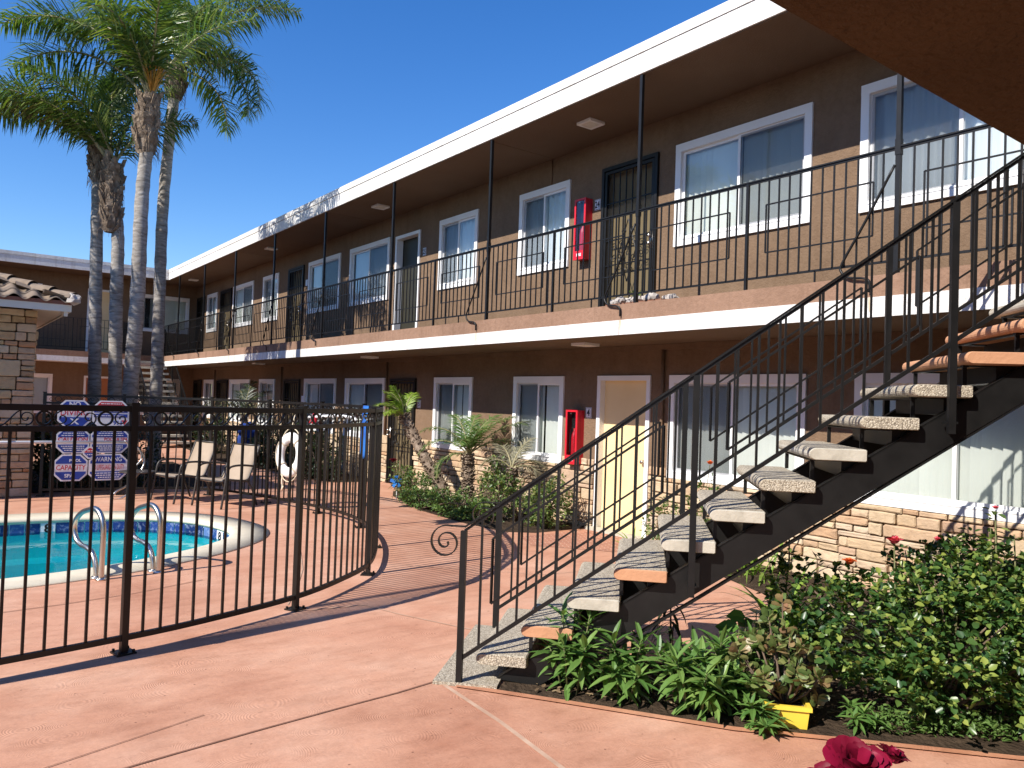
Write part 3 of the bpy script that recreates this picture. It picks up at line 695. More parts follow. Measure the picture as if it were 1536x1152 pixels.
# ------------------------------------------------------------------ the long wing on the right
LW = thing('apartment_wing', 'long two storey brown stucco apartment wing with white roof edge running along the right', 'building', (W, 12, 0))
WINS = [(2.19,4.07,'hi'),(4.605,6.48,'hi'),(8.49,9.70,'hi'),(10.87,12.12,'hi'),(14.06,15.94,'lo'),(16.45,18.32,'lo'),(20.40,21.63,'hi'),(22.45,24.35,'lo'),(26.05,27.2,'hi')]
GATES_U = [(6.77,7.80),(18.62,19.67),(24.51,25.66),(27.5,28.45)]; GATES_L = [(12.79,13.82),(18.60,19.68),(24.55,25.70),(27.5,28.45)]
UZ = (3.70, 4.98); LZ = (.83, 2.10)
DTU = 4.97; DTL = 2.085
holesU = [(a,b,*UZ) for a,b,_ in WINS] + [(a,b,ZFL,DTU) for a,b in GATES_U] + [(12.83,13.81,ZFL,4.94)]
holesL = [(a,b,*LZ) for a,b,_ in WINS] + [(a,b,0,DTL) for a,b in GATES_L] + [(6.80,7.78,0,2.10)]
wall_with_holes(FR, -3.0, YL, ZFL, ZSOF, holesU).build('upper_wall', M_wall, LW)
wall_with_holes(FR, -3.0, YL, 0, ZS0, holesL).build('lower_wall', M_wall, LW)
sh = MB()
sh.add([(15,-3,0),(15,YL,0),(15,YL,ZROOF),(15,-3,ZROOF)], [(0,1,2,3)])
sh.add([(W,-3,0),(15,-3,0),(15,-3,ZROOF),(W,-3,ZROOF)], [(0,1,2,3)])
sh.build('rear_wall', M_wall, LW)
ib = MB(); ib.box(W+.9, W+.95, -3, YL, .0, ZROOF-.1); ib.box(W+.02, W+.9, -3, YL, ZS0+.02, ZFL-.02)
ib.build('dark_room_backing', M_dark, LW)  # backing sheets: the darkness of the rooms is in their colour
# balcony floor slab: white band, brown edge above it
sl = MB(); sl.box(XF, W+.01, -3, YL, ZS0, ZS1); sl.build('balcony_soffit_band', [M_fascia], LW)
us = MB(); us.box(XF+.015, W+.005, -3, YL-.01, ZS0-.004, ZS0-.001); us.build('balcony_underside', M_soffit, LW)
ed = MB(); ed.box(XF+.012, W+.008, -3, YL-.005, ZS1+.001, ZFL); ed.m[1] = 1; ed.build('balcony_floor', [M_edge, M_deck], LW)
rf = MB(); rf.box(XF, 15.2, -3.1, YL+6, ZSOF+.012, ZLINE-.006); rf.build('fascia', M_fascia, LW)
cap = MB(); cap.box(XF-.012, 15.2, -3.1, YL+6, ZLINE, ZROOF); cap.build('roof_cap', M_fascia, LW)
bs = MB()
for yy in (1.3, 6.2, 11.05, 16.0, 20.9, 25.8): bs.box(XF-.0012, XF+.02, yy-.003, yy+.003, ZS0+.004, ZS1-.004)
for yy in (3.7, 8.6, 13.5, 18.4, 23.3): bs.box(XF-.0012, XF+.02, yy-.003, yy+.003, ZSOF+.02, ZLINE-.012)
bs.build('band_joint', M_djoint, LW)
gl = MB(); gl.box(XF+.01, 15.1, -3.05, YL+5.9, ZLINE-.006, ZLINE); gl.build('drip_groove', M_black, LW)
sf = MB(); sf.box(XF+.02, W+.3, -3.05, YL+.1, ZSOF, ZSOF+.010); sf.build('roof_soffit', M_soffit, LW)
sm = MB()
for yy in (8.9, 14.6, 20.4, 3.2, 26.0): sm.box(XF+.03, W-.001, yy-.006, yy+.006, ZSOF-.004, ZSOF-.0005)
sm.build('soffit_seam', M_soffit, LW)
lt = MB(); lt.box(W-.045, W-.001, -3, 27.4, ZS0-.075, ZS0-.006); lt.build('ledger_beam', M_wall, LW)
for i, (a, b, s) in enumerate(WINS):
    window(FR, LW, a, b, *UZ, screen=s if i not in (1,) else 'lo', blind='curtain' if i in (0,2,3,4) else 'blind', seed=i)
    window(FR, LW, a, b, *LZ, screen=s if i != 0 else None, blind='blind', seed=20+i)
for a, b in GATES_U: gate(FR, LW, a, b, ZFL, DTU, knob_hi=False)
for a, b in GATES_L: gate(FR, LW, a, b, 0, DTL, knob_hi=True)
M_doorway_dark = simple('open_doorway_dark', [(.3, (.022, .020, .011)), (.7, (.034, .031, .018))], .5, 2, 4)  # dark colour stands in for the unlit room behind the open doorway
d25 = door(FR, LW, 12.83, 13.81, ZFL, 4.94, M_doorway_dark, .135)  # flat dark panel fills the open doorway
d4 = door(FR, LW, 6.80, 7.78, 0, 2.10, M_cream, .07)
st = MB(); FR.box(st, 6.78, 7.80, .002, .16, .0, .035); st.build('door_step', M_concrete, LW)
stonework(FR.P, -2.5, 28.6, 0, .95, [(a,b,LZ[0],9) for a,b,_ in WINS] + [(a-.02,b+.02,-1,9) for a,b in GATES_L] + [(6.78,7.80,-1,9)], 11).build('stone_wainscot', M_stone, LW)
for yy in (6.58, 13.95, 19.86, 25.9):
    m = MB(); m.tube([(W-.035,yy,.95),(W-.035,yy,ZS0-.08)], .022, 8); m.build('drain_pipe', M_wall, LW, True)
for yy in (8.93, 14.0): 
    m = MB(); m.tube([(W-.012,yy,4.98),(W-.012,yy,ZSOF-.005)], .010, 6); m.build('conduit', M_wall, LW, True)

# ------------------------------------------------------------------ the far wing
FW = thing('apartment_wing', 'far two storey brown apartment wing across the end of the courtyard behind the palms', 'building', (0, YL, 0))
hU = [(5.28,7.10,3.70,4.97),(1.45,2.62,3.70,4.97),(3.91,4.93,ZFL,4.97),(-2.6,-.9,3.70,4.97),(-5.6,-4.0,3.70,4.97)]
hL = [(1.85,3.02,.83,2.10),(3.91,4.91,0,2.085),(5.5,6.9,.83,2.10),(-3.2,-1.4,.83,2.10)]
wall_with_holes(FL, -14, W, ZFL, ZSOF, hU).build('upper_wall', M_wall, FW)
wall_with_holes(FL, -14, W, 0, ZS0, hL).build('lower_wall', M_wall, FW)
m = MB(); m.box(-14, W-.005, YF+.0, YL+8, ZSOF+.012, ZLINE-.006); m.v = [(min(x, XF-.006) if y < YL else x, y, z) for x, y, z in m.v]; m.build('fascia', M_fascia, FW)
m = MB(); m.box(-14, XF-.02, YF-.012, YL+8, ZLINE, ZROOF-.003); m.build('roof_cap', M_fascia, FW)
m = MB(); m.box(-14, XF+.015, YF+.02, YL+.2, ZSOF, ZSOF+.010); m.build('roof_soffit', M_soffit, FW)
m = MB(); m.box(-14, 5.08, YF, YL+.01, ZS0, ZS1); m.box(5.081, XF-.003, YF+.55, YL+.01, ZS0, ZS1); m.build('balcony_soffit_band', M_fascia, FW)
m = MB(); m.box(-14, 5.07, YF+.012, YL+.005, ZS1+.001, ZFL); m.box(5.071, XF+.008, YF+.562, YL+.004, ZS1+.001, ZFL); m.build('balcony_floor', M_edge, FW)
m = MB(); m.box(-14, W+.5, YL+.9, YL+.95, 0, ZROOF-.1); m.box(-14, W, YL+.02, YL+.9, ZS0+.02, ZFL-.02); m.box(-14.05,-14, YL, YL+8, 0, ZROOF-.1); m.build('dark_room_backing', M_dark, FW)
for i, (a,b,c,d) in enumerate([hU[0], hU[1], hU[3], hU[4], hL[0], hL[2], hL[3]]): window(FL, FW, a,b,c,d, screen='lo', blind='blind', seed=50+i)
door(FL, FW, 3.91, 4.93, ZFL, 4.97, M_cream, .05); door(FL, FW, 3.91, 4.91, 0, 2.085, M_orange_door, .05)

# ------------------------------------------------------------------ the near wing: slab over the camera
NW = thing('apartment_wing', 'shade-darkened brown stucco underside of the near balcony slab jutting in at the top right corner', 'building', (2, 0, 0))
m = MB(); m.box(.25, XF-.004, -.9, YN, ZS0, ZS1); m.build('balcony_soffit_band', M_overhang_shaded, NW)
m = MB(); m.box(.262, XF+.006, -.9, YN-.012, ZS1+.001, ZFL-.003); m.build('balcony_floor', M_edge, NW)
m = MB(); m.box(.25, 15, -1.05, -.9, 0, ZSOF+.35); m.build('wall', M_wall, NW)
m = MB(); m.box(.25, XF-.03, -1.04, YN-.6, ZSOF+.005, ZROOF-.01); m.build('roof', M_fascia, NW)
m = MB()
m.prism([(5.02,YN+.003),(XF-.003,YN+.003),(XF-.003,1.96)], lambda x,y,t: (x,y,t), ZS0+.01, ZFL-.006); m.build('stair_landing', M_edge, NW)

# ------------------------------------------------------------------ unseen wing added across the courtyard, left of the frame: it shades the low sky and shows in the window reflections
WW = thing('apartment_wing', 'added two storey brown wing, unseen left of the frame, shading the low sky', 'building', (XW, 12, 0))
ww = [(1.5+4.2*i, 3.3+4.2*i) for i in range(7)]
wall_with_holes(FW_, -3, YL, 0, ZS0, [(a,b,*LZ) for a,b in ww]).build('lower_wall', M_wall, WW); wall_with_holes(FW_, -3, YL, ZFL, ZSOF, [(a,b,*UZ) for a,b in ww]).build('upper_wall', M_wall, WW)
m = MB(); m.box(XW-.01, XW+1.2, -3, YF-.1, ZS0, ZFL-.18); m.build('balcony_soffit_band', M_fascia, WW); m = MB(); m.box(XW-.01, XW+1.19, -3, YF-.1, ZFL-.179, ZFL); m.build('balcony_floor', M_edge, WW)
m = MB(); m.box(XW-8, XW+1.2, -3.1, YF-.1, ZSOF, ZROOF); m.build('roof', M_fascia, WW); m = MB(); m.box(XW-.95, XW-.9, -3, YL, 0, ZROOF-.1); m.box(XW-.9, XW-.02, -3, YL, ZS0+.02, ZFL-.02); m.build('dark_room_backing', M_dark, WW)
for i, (a, b) in enumerate(ww):
    window(FW_, WW, a, b, *LZ, screen=None, seed=70+i); window(FW_, WW, a, b, *UZ, screen=None, seed=80+i)
m = MB(); m.bar((XW+1.15,-3,3.868), (XW+1.15,YF-.2,3.868), .038, .02); m.bar((XW+1.15,-3,2.945), (XW+1.15,YF-.2,2.945), .02)
for i in range(0, 240): m.bar((XW+1.15,-2.9+i*.125,2.945), (XW+1.15,-2.9+i*.125,3.86), .014)
m.build('balcony_rail', M_iron, WW)

# ------------------------------------------------------------------ balcony railings
def rail_run(par, P, L0, L1, posts, lows, zt, zb, floor, pole_top=None, pole_posts=(), inset=.19, pitch=.111, slope=None):
    pass
BR = thing('balcony_railing', 'black iron balcony railing with rectangle pattern along the upper floor of the long wing', 'railing', (XF, 12, ZFL))
XR = XF+.03
def seg_panel(par, fn, s0, s1, zt, zb, n, inset=.19, w_=.013, f0=.26, f1=.75):
    """pickets, bottom rail and a rectangle of thin bars; fn(s, z)"""
    m = MB()
    for i in range(1, n):
        s = s0+(s1-s0)*i/n; m.bar(fn(s, zb), fn(s, zt-.012), w_, w_, (1,0,0) if abs(Vector(fn(1,0)).x-Vector(fn(0,0)).x) < .5 else (0,1,0))
    m.bar(fn(s0, zb), fn(s1, zb), w_, .020)
    a, b = s0+inset, s1-inset; za = zb+(zt-zb)*(1-f0); zc = zb+(zt-zb)*(1-f1)
    for p, q in (((a,za),(b,za)),((b,za),(b,zc)),((b,zc),(a,zc)),((a,zc),(a,za))): m.bar(fn(*p), fn(*q), w_*.95, w_*.95)
    return m.build('picket_panel', M_iron, par)
fnR = lambda s, z: (XR, s, z)
poles = [3.10+2.88*i for i in range(9)]; lows = [1.66+2.88*i for i in range(9)] + [27.45]
allp = sorted(poles+lows)
m = MB(); m.bar((XR,1.66,3.868),(XR,27.45,3.868),.038,.012); m.bar((XR,1.66,3.853),(XR,27.45,3.853),.016,.018); m.build('top_rail', M_iron, BR)
for a, b in zip(allp[:-1], allp[1:]): seg_panel(BR, fnR, a+.016, b-.016, 3.862, 2.945, 13)
for y in poles:
    m = MB(); m.bar((XR,y,ZFL),(XR,y,ZSOF),.038,.038,(1,0,0)); m.bar((XR,y,3.80),(XR,y,3.93),.046,.046,(1,0,0)); m.build('pole', M_iron, BR)
    if abs(y-11.74) > .1:
        m = MB()
        m.tube(catmull([(XR-.022,y+.02,3.72),(XR-.03,y+.25,3.3),(XR-.035,y+.44,2.98),(XR-.04,y+.45,2.90),(XR-.045,y+.38,2.84),(XR-.05,y+.25,2.82),(XR-.045,y+.2,2.79),(XF-.008,y+.2,2.70)], 4), .011, 6); m.build('brace', M_iron, BR, True)
for y in lows:
    m = MB(); m.bar((XR,y,ZFL-.06),(XR,y,3.862),.027,.027,(1,0,0)); m.build('post', M_iron, BR)
M_rust = simple('rust_stain', [(.3, (.52,.42,.28)), (.7, (.60,.51,.38))], .85, 12, 5)
for y in poles[:-1]:
    if abs(y-11.74) > .1:
        m = MB(); m.add([(XF-.0015,y+.185,ZS1-.002),(XF-.0015,y+.215,ZS1-.002),(XF-.0015,y+.207,ZS0+.05),(XF-.0015,y+.195,ZS0+.05)], [(0,1,2,3)]); m.build('rust_stain', M_rust, LW)
for a in poles[:-1]:
    m = MB(); m.bar((XR,a+.72,ZFL),(XR,a+.72,2.945),.013); m.build('rail_foot', M_iron, BR)
BL = thing('balcony_railing', 'dark iron balcony railing of the far wing, partly hidden by palm trunks', 'railing', (0, YF, ZFL))
fnL = lambda s, z: (s, YF+.03, z)
lp_ = [-13.9+1.44*i for i in range(14)]; lp_ = [x for x in lp_ if x < 5.0] + [5.04]
m = MB(); m.bar((-13.9,YF+.03,3.868),(5.04,YF+.03,3.868),.038,.012); m.build('top_rail', M_iron, BL)
for a, b in zip(lp_[:-1], lp_[1:]): seg_panel(BL, fnL, a+.01, b-.01, 3.862, 2.945, 13)
for x in lp_:
    m = MB(); m.bar((x,YF+.03,ZFL-.06),(x,YF+.03,3.862),.027,.027,(1,0,0)); m.build('post', M_iron, BL)
BC = thing('balcony_railing', 'short dark railing at the shaded inside corner where the two wings meet', 'railing', (6, YF, ZFL))
m = MB(); m.bar((XR,27.47,3.868),(XR,YF+.58,3.868),.03,.012); m.build('top_rail', M_iron, BC)
seg_panel(BC, fnR, 27.48, YF+.58, 3.862, 2.945, 5, inset=.12)

# ------------------------------------------------------------------ front staircase (turned about 45 degrees to the wing)
SA = R(136.568)
cS = Vector((math.sin(SA), math.cos(SA), 0)); nS = Vector((math.sin(SA-PI/2), math.cos(SA-PI/2), 0))
def SP(s, n, z): return cS*s + nS*n + Vector((0,0,z))
S0, G, RI, N0, TW, TT, TWID = -.904, .268, .1875, 4.56, .31, .069, 1.07
ST = thing('staircase', 'open staircase with exposed aggregate treads on black steel stringers rising to the right', 'staircase', SP(-1.0, N0+.5, 0))
kinds = {1:'a',2:'o',3:'c',4:'o',5:'c',6:'c',7:'a',8:'c',9:'a',10:'a',11:'o',12:'o',13:'c',14:'c'}
def tread_profile(w, t):
    # nose on the down-stair side is rounded
    pts = [(w, 0), (w, -t)] ; r = t/2
    pts = [(w-.006, -t), (w, -t+.006), (w, -.006), (w-.006, 0)]
    for i in range(9):
        a = PI/2 + PI*i/8; pts.append((r*.95 + r*.95*math.cos(a), -r + r*math.sin(a)))
    return pts
prof = tread_profile(TW, TT)
SEC = {}
for kx in range(1, 15):
    z = kx*RI; s1 = S0+kx*G - TW
    kind = kinds[kx]
    m = MB(); n = len(prof)
    f = lambda x, y, t: SP(s1+x, t, z+y)
    e = .012
    va = [f(x,y,N0+e) for x,y in prof]; vb = [f(x,y,N0+TWID-e) for x,y in prof]
    cx = TW/2; cy = -TT/2
    vc = [f(cx+(x-cx)*.965, cy+(y-cy)*.86, N0) for x,y in prof]; vd = [f(cx+(x-cx)*.965, cy+(y-cy)*.86, N0+TWID) for x,y in prof]
    o = len(m.v)
    for i in range(n):
        j = (i+1) % n
        top = prof[i][1] > -TT*.32 and prof[j][1] > -TT*.32
        mi = 0 if (kind == 'a' or (kind == 'c' and top) or (kind == 'o' and top and i < n-1 and kx < 10)) else 1
        m.add([va[i],va[j],vb[j],vb[i]], [(0,1,2,3)], mi)
        m.add([vc[i],vc[j],va[j],va[i]], [(0,1,2,3)], 0 if kind == 'a' else 1); m.add([vb[i],vb[j],vd[j],vd[i]], [(0,1,2,3)], 0 if kind == 'a' else 1)
    m.add(vc, [tuple(range(n))], 0 if kind == 'a' else 1); m.add(vd, [tuple(range(n-1,-1,-1))], 0 if kind == 'a' else 1)
    tr_ = m.build('tread', [M_agg, M_orange if kind == 'o' else M_concrete], ST)
    if kind == 'o': tr_['label'] = 'tread with orange painted edge'
    # angle brackets and little riser struts
    m = MB()
    for nn in (N0+.14, N0+TWID-.14):
        m.bar(SP(s1+.03, nn, z-TT-.005), SP(s1+TW-.01, nn, z-TT-.005), .04, .008, (0,0,1))
        if kx > 1: m.bar(SP(s1+.045, nn, z-RI+.0), SP(s1+.045, nn, z-TT-.004), .014, .022, tuple(cS))
    m.bar(SP(s1+.045, N0+.12, z-TT-.010), SP(s1+.045, N0+TWID-.12, z-TT-.010), .03, .006, (0,0,1))
    m.bar(SP(s1+TW-.06, N0+.12, z-TT-.045), SP(s1+TW-.06, N0+TWID-.12, z-TT-.045), .10, .10, (0,0,1))
    m.build('tread_bracket', M_iron, ST)
sl_ = RI/G
def stringer(nn):
    m = MB(); a, b = -.83, S0+14.6*G
    zt = lambda s: -.035 + .7*(s+.83)
    dz = .205; wd = .055
    # channel section: web and two flanges
    def q(s, n_, z): return SP(s, n_, z)
    s_b = a + (dz)/.7
    pts = [(a, max(zt(a), .0)), (s_b+.05, .0), (b, zt(b)-dz), (b, zt(b))]
    web = [(a-.0, .02), (a+.26, .001), (b, zt(b)-dz), (b, zt(b))]
    m.prism(web, lambda x, y, t: SP(x, t, y), nn, nn+.012)
    m.bar(SP(a, nn+wd/2, zt(a)+.05), SP(b, nn+wd/2, zt(b)-.004), wd, .010)
    m.bar(SP(a+.3, nn+wd/2, zt(a+.3)-dz+.006), SP(b, nn+wd/2, zt(b)-dz+.006), wd, .010)
    return m.build('stringer', M_iron, ST)
stringer(N0+.07); stringer(N0+TWID-.12)
zt_ = lambda s: .945 + .727*(s+1.026)
zb_ = lambda s: .155 + .7275*(s+1.033)
def stair_rail(nn, far):
    top = MB(); e = 2.62
    pa, pb = SP(-1.03, nn, zt_(-1.03)), SP(e, nn, zt_(e))
    top.bar(pa, pb, .036, .012); top.bar(pa-Vector((0,0,.022)), pb-Vector((0,0,.022)), .016, .016)
    r = top.build('handrail', M_iron, ST)
    sc_ = MB(); pts = []
    for i in range(40):
        t = i/39; a = PI*.5 + t*2*PI*1.75; rr = .092*(1-t)**.75 + .008
        pts.append(SP(-1.145 + rr*math.cos(a)*1.0, nn, .845 + rr*math.sin(a)))
    pts = [SP(-1.03, nn, .945), SP(-1.09, nn, .944)] + pts
    sc_.flat(pts, .028, .007, tuple(nS)); sc_.build('scroll', M_iron, r)
    bot = MB(); bot.bar(SP(-1.03, nn, zb_(-1.03)), SP(e, nn, zb_(e)), .020, .022); bot.build('bottom_rail', M_iron, ST)
    ps_ = [-1.035, .30, 1.652, 2.60]
    for s in ps_:
        m = MB(); z0 = 0.0 if s < -1 else (zb_(s)-.50 if s < 2.5 else zb_(s)-.2)
        m.bar(SP(s, nn, z0), SP(s, nn, zt_(s)-.02), .036, .036, tuple(cS))
        if s > -1: m.bar(SP(s-.02, nn+(.03 if not far else -.03), z0+.06), SP(s+.03, nn+(.03 if not far else -.03), z0+.06), .09, .012)
        m.build('post', M_iron, ST)
    for a, b in zip(ps_[:-1], ps_[1:]):
        n = max(4, round((b-a)/.1115)); m = MB()
        for i in range(1, n):
            s = a+(b-a)*i/n; m.bar(SP(s, nn, zb_(s)), SP(s, nn, zt_(s)-.02), .0135, .0135, tuple(cS))
        ia, ib_ = a+.178, b-.178
        if ib_-ia > .3:
            hi = lambda s: zt_(s)-.185; lo = lambda s: zb_(s)+.215
            for p, q in (((ia,hi(ia)),(ib_,hi(ib_))),((ib_,hi(ib_)),(ib_,lo(ib_))),((ib_,lo(ib_)),(ia,lo(ia))),((ia,lo(ia)),(ia,hi(ia)))): m.bar(SP(p[0],nn,p[1]), SP(q[0],nn,q[1]), .013, .013)
        m.build('picket_panel', M_iron, ST)
stair_rail(N0-.035, False); stair_rail(N0+TWID+.035, True)
# aggregate pad at the foot
m = MB(); m.prism([(-1.19,4.50),(-.80,4.50),(-.80,5.70),(-1.19,5.70)], lambda x, y, t: SP(x, y, t), .001, .022); pad = m.build('stair_pad', M_agg); struct(pad)
# planter bed beneath the stairs
Kd = (Vector((4.426,1.536))-Vector((2.68,3.66))).normalized()
bed = [(2.69,3.66),(2.943,3.307),(3.464,2.559),(3.925,2.077),(4.426,1.536),(5.2,.95),(7.3,.95),(7.3,5.2),(6.55,5.2),(6.1,4.0),(5.2,3.25),(4.6,3.15),(4.0,3.40),(3.30,4.05)]
fill_loops([bed], .006, 'planting_bed', M_soil)
fill_loops([[(6.42,11.9),(6.0,10.3),(5.93,9.0),(6.02,8.1),(6.35,7.85),(7.3,7.85),(7.3,12.5),(6.75,12.5)]], .006, 'planting_bed', M_soil)
fill_loops([[(6.3,14.2),(7.3,14.0),(7.3,27.2),(6.3,27.2),(5.6,20)]], .006, 'planting_bed', M_soil)
fill_loops([[(1.2,14.3),(4.4,14.3),(4.6,19.5),(1.2,20)]], .006, 'planting_bed', M_soil)
fill_loops([[(6.70,5.25),(7.3,5.25),(7.3,6.6),(6.75,6.6)]], .006, 'planting_bed', M_soil)
# raised lip along the bed
m = MB()
m.flat([Vector((p[0], p[1], .012)) for p in bed[:6]], .06, .05, (0,0,1)) if False else None
strip([(2.55,3.85),(2.69,3.66),(2.943,3.307),(3.464,2.559),(3.925,2.077),(4.426,1.536),(5.2,.95)], .05, .009, 'bed_kerb', M_terra2)

# ------------------------------------------------------------------ far staircase
FS = thing('staircase', 'far flight of open concrete steps rising between the palms to the far balcony', 'staircase', (5.6, 24, 0))
for i in range(1, 15):
    y = YF+.55 - (15-i)*.27; z = i*.189
    m = MB(); m.box(5.1, 6.15, y-.15, y+.15, z-.07, z); m.build('tread', M_concrete, FS)
for x in (5.2, 6.0):
    m = MB(); m.bar((x, YF+.55-14.3*.27, .02), (x, YF+.4, 2.6), .05, .2); m.build('stringer', M_iron, FS)
for x in (5.08, 6.17):
    m = MB(); a = (x, YF+.55-14.4*.27, .95); b = (x, YF+.45, 3.75); m.bar(a, b, .035, .03); m.bar((x, a[1], .18), (x, b[1], 2.98), .02, .02)
    for i in range(0, 34):
        t = i/33; yy = a[1]+(b[1]-a[1])*t; m.bar((x, yy, .18+2.8*t), (x, yy, .95+2.8*t), .014 if i % 11 else .035)
    m.build('handrail', M_iron, FS)

# ------------------------------------------------------------------ pool fence
fpath = catmull([(-5.2,5.3),(-3.5,5.0),(-1.7,5.08),(-.3,5.23),(1.04,5.455),(1.7,5.64),(2.354,5.90),(2.9,6.27),(3.39,6.72),(3.83,7.42),(4.17,8.12),(4.41,8.8),(4.53,9.5),(4.53,10.2),(4.38,11.1),(4.12,12.1),(3.78,12.95),(3.35,13.38),(2.6,13.60),(1.9,13.74),(1.34,13.86)], 16)
acc = [0.0]
for a, b in zip(fpath[:-1], fpath[1:]): acc.append(acc[-1] + (b-a).length)
def FP(s, z=0.0, off=0.0):
    s = max(0, min(s, acc[-1]-1e-4)); lo, hi = 0, len(acc)-1
    while hi-lo > 1:
        md = (lo+hi)//2
        if acc[md] <= s: lo = md
        else: hi = md
    t = (s-acc[lo])/(acc[lo+1]-acc[lo]); p = fpath[lo] + (fpath[lo+1]-fpath[lo])*t; d = (fpath[lo+1]-fpath[lo]).normalized()
    return Vector((p.x - d.y*off, p.y + d.x*off, z))       # off > 0: towards the pool
def FT(s): return (FP(s+.02)-FP(s-.02)).normalized()
sA = min(range(len(fpath)), key=lambda i: (fpath[i]-Vector((1.04,5.455))).length); sA = acc[sA]
sB = acc[min(range(len(fpath)), key=lambda i: (fpath[i]-Vector((2.354,5.90))).length)]
sC = acc[min(range(len(fpath)), key=lambda i: (fpath[i]-Vector((3.39,6.72))).length)]
fposts = [sA-1.38*i for i in range(4, 0, -1)] + [sA, sB, sC]
fposts = [s for s in fposts if s > 0]
s = sC
while s + 1.36 < acc[-1]-.6: s += 1.36; fposts.append(s)
fposts.append(acc[-1]-.03)
PF = thing('pool_fence', 'dark wrought iron pool fence with a band of rings and scrolls curving around the pool', 'fence', (2, 6, 0))
for s in fposts:
    m = MB(); p = FP(s); t = tuple(FT(s)); w_ = .042
    m.bar(p, p+Vector((0,0,1.6)), w_, w_, t)
    m.bar(p+Vector((0,0,1.6)), p+Vector((0,0,1.613)), w_+.012, w_+.012, t)
    m.bar(p+Vector((0,0,.001)), p+Vector((0,0,.012)), .12, .12, t)
    for q in ((.045,.045),(-.045,.045),(.045,-.045),(-.045,-.045)):
        tt = FT(s); c = p + tt*q[0] + Vector((-tt.y, tt.x, 0))*q[1]; m.bar(c+Vector((0,0,.012)), c+Vector((0,0,.028)), .014, .014, t)
    m.build('post', M_fence, PF)
def ring2(m, s, z, r, wd, th):
    pts = [FP(s+r*math.cos(2*PI*i/20), z+r*math.sin(2*PI*i/20)) for i in range(20)]
    n = Vector((-FT(s).y, FT(s).x, 0)); m.flat(pts, wd, th, n, closed=True)
def spiral(m, s, z, r, sg, vs, a0=0):
    pts = []
    for i in range(22):
        t = i/21; rr = r*(1-.82*t); a = a0 + t*2*PI*1.3; pts.append(FP(s + sg*rr*math.cos(a), z + vs*rr*math.sin(a)))
    n = Vector((-FT(s).y, FT(s).x, 0)); m.flat(pts, .012, .006, n)
for a, b in zip(fposts[:-1], fposts[1:]):
    n = max(2, round((b-a)/.1125)); m = MB()
    for i in range(1, n):
        s = a+(b-a)*i/n; m.bar(FP(s, .10), FP(s, 1.44), .0155, .0155, tuple(FT(s)))
    m.build('picket_panel', M_fence, PF)
    ns = 8
    for z, w_, h_ in ((1.572,.034,.038),(1.445,.028,.034),(.10,.028,.036)):
        m = MB(); pts = [FP(a+.02+(b-a-.04)*i/ns, z) for i in range(ns+1)]
        vs = []
        for i, p in enumerate(pts):
            t = FT(a+.02+(b-a-.04)*i/ns); nn = Vector((-t.y, t.x, 0))
            for x, y in ((-1,-1),(1,-1),(1,1),(-1,1)): vs.append(p + nn*(x*w_/2) + Vector((0,0,y*h_/2)))
        fs = [(i*4+j, i*4+(j+1)%4, (i+1)*4+(j+1)%4, (i+1)*4+j) for i in range(ns) for j in range(4)]
        m.add(vs, fs); m.build('rail', M_fence, PF)
    m = MB(); zc = 1.509; k_ = max(1, round((b-a)/.345)); st_ = (b-a)/k_
    for i in range(k_):
        s = a + st_*(i+.5); ring2(m, s, zc, .041, .016, .011)
        spiral(m, s+.095 if s+.1 < b else s, zc-.002, .045, 1, 1, PI*.5); spiral(m, s-.095, zc+.002, .045, -1, -1, PI*.5)
    for i in range(k_-1):
        s = a + st_*(i+1); m.flat([FP(s-.055+.11*j/8, zc-.045*math.cos(PI*j/8)) for j in range(9)], .012, .006, Vector((-FT(s).y, FT(s).x, 0)))
    m.build('scroll_band', M_fence, PF)
def s_near(x, y): return acc[min(range(len(fpath)), key=lambda i: (fpath[i]-Vector((x,y))).length)]

# life ring on the inside of the far fence
sr = s_near(4.37, 11.15); rc = FP(sr, .80, .10); rtan = FT(sr); rn = Vector((-rtan.y, rtan.x, 0))
LR = thing('life_ring', 'white ring buoy hanging from the fence behind the patio chairs', 'life ring', tuple(rc))
tl_ = R(8)
def RP(a, r, o): return rc + rtan*(r*.88*math.cos(a)) + Vector((0,0,1))*(r*.92*math.sin(a)) + rn*(o - .02*math.sin(a))
m = MB(); pts = []; n1, n2 = 36, 12; vs = []
for i in range(n1):
    a = 2*PI*i/n1
    for j in range(n2):
        q = 2*PI*j/n2; vs.append(RP(a, .285+.085*math.cos(q), .055*math.sin(q)))
m.add(vs, [(i*n2+j, ((i+1)%n1)*n2+j, ((i+1)%n1)*n2+(j+1)%n2, i*n2+(j+1)%n2) for i in range(n1) for j in range(n2)])
m.build('float', M_ring, LR, True)
m = MB()
for a in (PI*.25, PI*.75, PI*1.25, PI*1.75): m.tube([RP(a, .285+.09*math.cos(2*PI*i/10), .06*math.sin(2*PI*i/10)) for i in range(10)], .012, 6, closed=True)
for k_ in range(4):
    a0 = PI*.25+PI/2*k_; m.tube([RP(a0+PI/2*t, .372+.06*math.sin(PI*t), .0) for t in [i/10 for i in range(11)]], .008, 6)
m.tube([RP(PI*.5,.40,0), FP(sr,1.2,.09), FP(sr,1.45,.03)], .008, 6)
m.tube([RP(PI*1.65,.37,0), RP(PI*1.62,.45,.01), RP(PI*1.6,.52,0), RP(PI*1.58,.60,.01), RP(PI*1.56,.52,.02)], .012, 6)
m.build('grab_rope', M_rope, LR, True)
